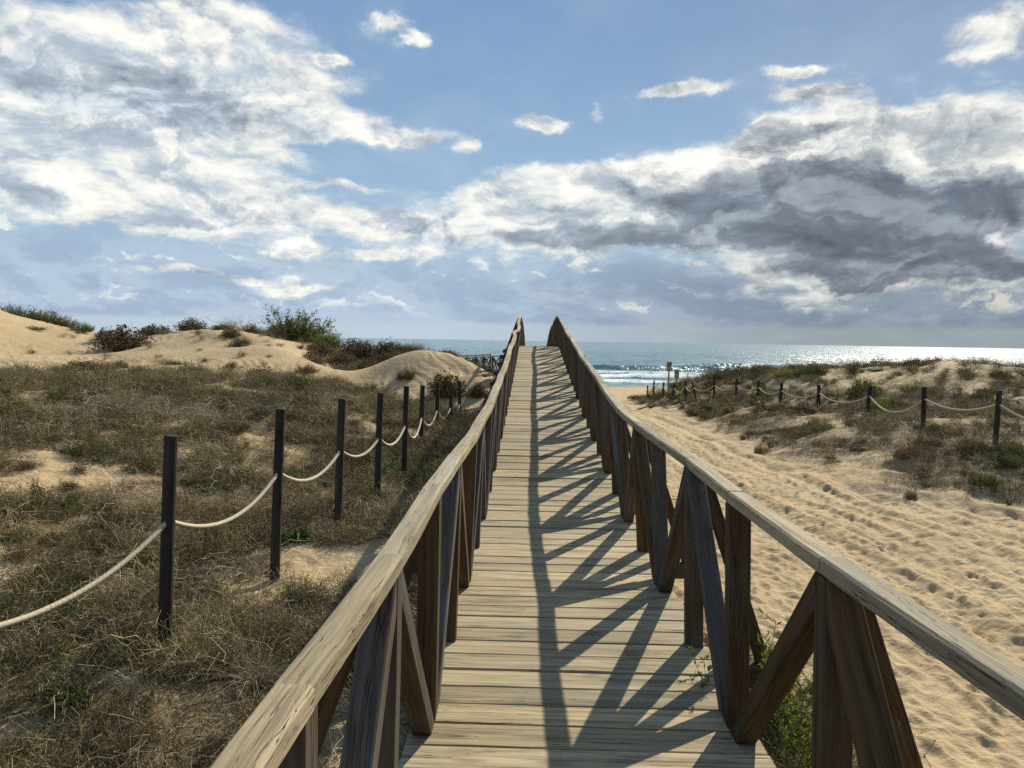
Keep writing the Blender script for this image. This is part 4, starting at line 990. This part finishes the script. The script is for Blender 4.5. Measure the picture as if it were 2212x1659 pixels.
for x0, y0, x1, y1, dd, lb in ((1880, 878, 1925, 895, 16.5, 'fallen pale rope end lying behind the third fence post from the right edge'), (2060, 925, 2125, 950, 12.6, 'fallen pale rope lying on the bank left of the nearest right post')):
    a = at(x0, y0, dd); b = at(x1, y1, dd - .6); pts = []
    for t in np.linspace(0, 1, 7): x = a[0] + (b[0] - a[0]) * t; y = a[1] + (b[1] - a[1]) * t; pts.append((x, y, gz(x, y) + .035))
    stick('fallen_rope', pts, .016, lb, 'rope', M_ROPE)

# ------------------------------------------------------------------ sky
SUN_EL = math.radians(33.0); SUN_AZ = math.radians(29.7)       # azimuth to the right of straight ahead
w = bpy.data.worlds.new('World'); scn.world = w; w.use_nodes = True; nt = NT(w.node_tree); nt.n.clear()
out = nt.add('ShaderNodeOutputWorld'); bg = nt.add('ShaderNodeBackground'); nt.l.new(bg.outputs[0], out.inputs[0]); bg.inputs[1].default_value = .082
sky = nt.add('ShaderNodeTexSky', sky_type='NISHITA', sun_disc=False); sky.sun_elevation = SUN_EL; sky.sun_rotation = SUN_AZ
sky.air_density = 1.0; sky.dust_density = .0; sky.ozone_density = 2.0; sky.altitude = 0
dirn = nt.add('ShaderNodeTexCoord').outputs['Generated']
sep = nt.add('ShaderNodeSeparateXYZ', ins={0: dirn})
az = nt.m('ARCTAN2', sep.outputs[0], sep.outputs[1]); el = nt.m('ARCSINE', nt.m('MAXIMUM', nt.m('MINIMUM', sep.outputs[2], 1.0), -1.0))
def ang_of(px, py):
    d = ray(px, py); return math.atan2(d[0], d[1]), math.atan2(d[2], math.hypot(d[0], d[1]))
# cloud plane coordinates: features flatten towards the horizon
den = nt.m('ADD', nt.m('MAXIMUM', sep.outputs[2], 0.0), .16)
plane = nt.add('ShaderNodeCombineXYZ', ins={'X': nt.m('DIVIDE', sep.outputs[0], den), 'Y': nt.m('MULTIPLY', nt.m('DIVIDE', sep.outputs[1], den), 1.0), 'Z': 0.0}).outputs[0]
uv0 = nt.add('ShaderNodeCombineXYZ', ins={'X': az, 'Y': el, 'Z': 0.0}).outputs[0]
wn = nt.noise(uv0, 9.0, 5, .6, 0, True); wn2 = nt.noise(nt.vm('MULTIPLY', uv0, (1, 2.2, 1)), 34.0, 4, .6, 0, True)
uv = nt.vm('ADD', uv0, nt.vm('MULTIPLY', nt.vm('SUBTRACT', wn, (.5, .5, .5)), (.10, .055, 0)))
uv = nt.vm('ADD', uv, nt.vm('MULTIPLY', nt.vm('SUBTRACT', wn2, (.5, .5, .5)), (.028, .014, 0)))
def blobs(lst):
    acc = None
    for (px, py, rx, ry, amp) in lst:
        a_, e_ = ang_of(px, py)
        d = nt.vm('MULTIPLY', nt.vm('SUBTRACT', uv, (a_, e_, 0)), (F / rx, F / ry, 0)); q = nt.vm('DOT_PRODUCT', d, d)
        g = nt.m('POWER', .3679, q); acc = nt.m('MULTIPLY', g, amp) if acc is None else nt.m('MULTIPLY_ADD', g, amp, acc)
    return acc
S = blobs([(150, 110, 420, 110, .9), (330, 220, 330, 105, .8), (60, 270, 240, 90, .7), (520, 170, 160, 60, .7), (500, 45, 110, 25, .7),
           (700, 272, 150, 22, .9), (850, 287, 110, 12, .9), (560, 328, 110, 16, .7), (140, 395, 260, 45, .9), (430, 400, 190, 45, .7),
           (570, 455, 190, 42, 1.0), (300, 470, 260, 40, .6), (465, 588, 130, 12, 1.0), (630, 540, 55, 22, .9), (650, 620, 85, 12, 1.0), (830, 550, 85, 16, .9), (820, 492, 95, 24, .8),
           (1250, 395, 190, 44, 1.0), (1120, 440, 130, 36, .9), (1480, 375, 200, 46, 1.0), (1700, 380, 200, 50, 1.0), (1740, 300, 150, 26, .9), (1950, 250, 220, 44, 1.0),
           (2130, 330, 200, 80, 1.0), (1960, 380, 240, 60, 1.0), (1400, 470, 420, 60, .9), (1850, 490, 380, 90, 1.1), (1100, 520, 200, 40, .8), (1980, 600, 260, 40, .8),
           (1465, 190, 88, 15, 1.25), (1165, 262, 52, 15, 1.1), (1720, 150, 50, 12, 1.0), (850, 45, 48, 16, .8), (905, 84, 30, 12, .8), (2165, 60, 70, 30, .8), (2150, 122, 60, 16, .75),
           (1755, 205, 55, 15, .95), (1655, 282, 32, 16, .9), (1285, 245, 24, 26, .6), (1005, 322, 30, 16, .75), (708, 112, 30, 9, 1.2), (740, 405, 60, 10, .9)])
Dk = blobs([(1640, 400, 150, 50, .8), (1740, 470, 230, 75, 1.15), (2020, 455, 240, 42, .8), (1900, 560, 260, 55, 1.0), (1520, 440, 70, 24, .5), (1100, 528, 240, 20, .7), (1420, 540, 190, 24, .75),
            (2150, 640, 260, 60, 1.0), (1850, 540, 420, 80, .55), (1250, 505, 300, 28, .5), (200, 190, 300, 45, .2), (420, 225, 260, 36, .2), (260, 430, 260, 30, .16), (140, 170, 170, 40, .26), (330, 240, 170, 36, .34), (60, 200, 100, 40, .2), (525, 437, 50, 14, .36), (570, 485, 150, 12, .34), (1800, 280, 90, 12, .4), (2100, 250, 60, 30, .3)])
n1 = nt.noise(nt.vm('MULTIPLY', plane, (1.0, .8, 1)), 2.1, 9, .60, .35)
n1b = nt.noise(nt.vm('ADD', nt.vm('MULTIPLY', plane, (1.0, .8, 1)), (.05, .055, 0)), 2.1, 9, .60, .35)
nf = nt.noise(nt.vm('MULTIPLY', uv0, (1, 2.0, 1)), 16.0, 9, .66, .5)
nfb = nt.noise(nt.vm('MULTIPLY', nt.vm('ADD', uv0, (.006, .010, 0)), (1, 2.0, 1)), 16.0, 6, .66, .5)
nm = nt.noise(nt.vm('MULTIPLY', uv, (1, 1.8, 1)), 8.0, 6, .6, .8)
nmb = nt.noise(nt.vm('MULTIPLY', nt.vm('ADD', uv, (.012, .022, 0)), (1, 1.8, 1)), 8.0, 5, .6, .8)
field = nt.m('ADD', nt.m('MINIMUM', S, 1.25), nt.m('ADD', nt.m('MULTIPLY', nt.m('SUBTRACT', n1, .5), 1.5), nt.m('MULTIPLY', nt.m('SUBTRACT', nf, .5), .85)))
alpha = nt.m('POWER', nt.rng(field, .22, .86), 1.15)
thick = nt.rng(field, .55, 1.25)
rel = nt.m('ADD', nt.m('MULTIPLY', nt.m('SUBTRACT', nf, nfb), .9), nt.m('MULTIPLY', nt.m('SUBTRACT', nm, nmb), 2.6))
# low far cloud deck
n2 = nt.noise(nt.vm('MULTIPLY', uv0, (1, 2.6, 1)), 7.0, 7, .6, .4); n3 = nt.noise(nt.vm('MULTIPLY', uv, (1, 2.2, 1)), 15.0, 8, .62, .6)
right = nt.rng(az, -.15, .45)
lowtop = nt.rng(nt.m('ADD', el, nt.m('MULTIPLY', nt.m('SUBTRACT', n2, .5), .085)), .060, .155, 1.0, 0.0)
lowcol = nt.mix(right, (3.3, 4.4, 6.5), (1.75, 2.25, 3.3))
lowcol = nt.mix(nt.rng(nt.m('ADD', n2, nt.m('MULTIPLY', rel, .35)), .38, .62), lowcol, nt.mix(right, (4.3, 5.5, 7.5), (2.4, 3.0, 4.0)))
hazecol = nt.mix(right, (4.7, 5.8, 7.3), (2.8, 3.4, 4.1))
edge = nt.m('ADD', el, nt.m('MULTIPLY', nt.m('SUBTRACT', nt.noise(nt.vm('MULTIPLY', uv0, (1, .2, 1)), 14.0, 4, .5), .5), .012))
haze = nt.rng(edge, .017, .026, 1.0, 0.0)
puff = nt.m('MULTIPLY', nt.rng(nt.m('ADD', n3, nt.m('MULTIPLY', nt.m('SUBTRACT', n2, .5), .5)), .555, .64), nt.m('MULTIPLY', nt.rng(el, .024, .05), nt.rng(el, .12, .20, 1.0, 0.0)))
base_c = nt.mix(.78, nt.mix(1.0, sky.outputs[0], (.85, .95, 1.05, 1), 'MULTIPLY'), nt.mix(nt.rng(el, .08, .42), (3.4, 4.9, 6.9), nt.mix(nt.rng(az, -.1, .55), (1.95, 3.3, 5.9), (2.35, 3.2, 5.0))))
c = nt.mix(nt.m('MULTIPLY', lowtop, .92), base_c, lowcol)
c = nt.mix(haze, c, hazecol)
pc = nt.mix(right, (7.8, 8.4, 9.0), (6.2, 6.2, 6.0))
c = nt.mix(nt.m('MULTIPLY', puff, nt.rng(rel, -.25, .2, .25, .95)), c, pc)
veil = nt.m('MULTIPLY', nt.rng(nt.m('ADD', nt.m('MULTIPLY', n1, .6), nt.m('MULTIPLY', nm, .4)), .44, .68), nt.m('ADD', .12, nt.m('MULTIPLY', nt.m('MINIMUM', S, 1.0), .55)))
c = nt.mix(veil, c, (6.2, 7.0, 7.9))
# cloud body: bright where light leaks round thin edges, grey in thick cores
shade = nt.m('SUBTRACT', n1, n1b)
lit = nt.rng(nt.m('ADD', nt.m('MULTIPLY', shade, 1.6), nt.m('ADD', rel, nt.m('MULTIPLY', nt.m('SUBTRACT', .75, thick), .35))), -.42, .42)
white = nt.mix(lit, nt.mix(right, (4.6, 5.6, 7.1), (4.6, 5.2, 6.0)), (9.0, 9.2, 9.2))
dk = nt.rng(nt.m('SUBTRACT', nt.m('ADD', nt.m('MULTIPLY', nt.m('MINIMUM', Dk, 1.25), nt.m('ADD', .35, nt.m('MULTIPLY', thick, .65))), nt.m('MULTIPLY', nt.m('SUBTRACT', nt.m('ADD', nt.m('MULTIPLY', n3, .6), nt.m('MULTIPLY', n1, .4)), .5), .95)), nt.m('MULTIPLY', rel, .45)), .0, .72)
body = nt.mix(dk, white, nt.mix(nt.rng(nt.m('ADD', nm, nt.m('MULTIPLY', rel, .8)), .40, .85), nt.mix(right, (3.6, 4.3, 5.6), (1.55, 1.85, 2.5)), nt.mix(right, (4.8, 5.6, 6.8), (2.3, 2.7, 3.4))))
mod = nt.m('ADD', nt.m('MULTIPLY', nt.m('SUBTRACT', nf, .5), .9), nt.m('MULTIPLY', rel, .55))
mod = nt.m('ADD', 1.0, nt.m('MULTIPLY', mod, nt.m('ADD', .25, nt.m('MULTIPLY', dk, .75))))
body = nt.vm('SCALE', body); body.node.inputs['Scale'].default_value = 1.0; nt.l.new(mod, body.node.inputs['Scale'])
c = nt.mix(nt.m('MULTIPLY', alpha, .95), c, body)
c = nt.mix(1.0, c, (1.02, .985, .90), 'MULTIPLY')
nt.l.new(c, bg.inputs[0])
try: w.cycles.sampling_method = 'MANUAL'; w.cycles.sample_map_resolution = 512
except Exception: pass

sl = bpy.data.lights.new('sun', 'SUN'); sl.energy = 4.6; sl.angle = math.radians(.55); sl.color = (1.0, .94, .78)
so = bpy.data.objects.new('sun', sl); COL.objects.link(so)
sdir = Vector((math.sin(SUN_AZ) * math.cos(SUN_EL), math.cos(SUN_AZ) * math.cos(SUN_EL), math.sin(SUN_EL)))
so.rotation_euler = sdir.to_track_quat('Z', 'Y').to_euler(); so.location = (5, 5, 30)

scn.view_settings.view_transform = 'Standard'; scn.view_settings.look = 'None'; scn.view_settings.gamma = 1; scn.view_settings.exposure = 0.4
scn.cycles.use_denoising = False
scn.cycles.max_bounces = 5; scn.cycles.diffuse_bounces = 2; scn.cycles.glossy_bounces = 2; scn.cycles.transmission_bounces = 2
scn.cycles.caustics_reflective = False; scn.cycles.caustics_refractive = False
scn.cycles.sample_clamp_indirect = 4.0; scn.cycles.sample_clamp_direct = 11.0
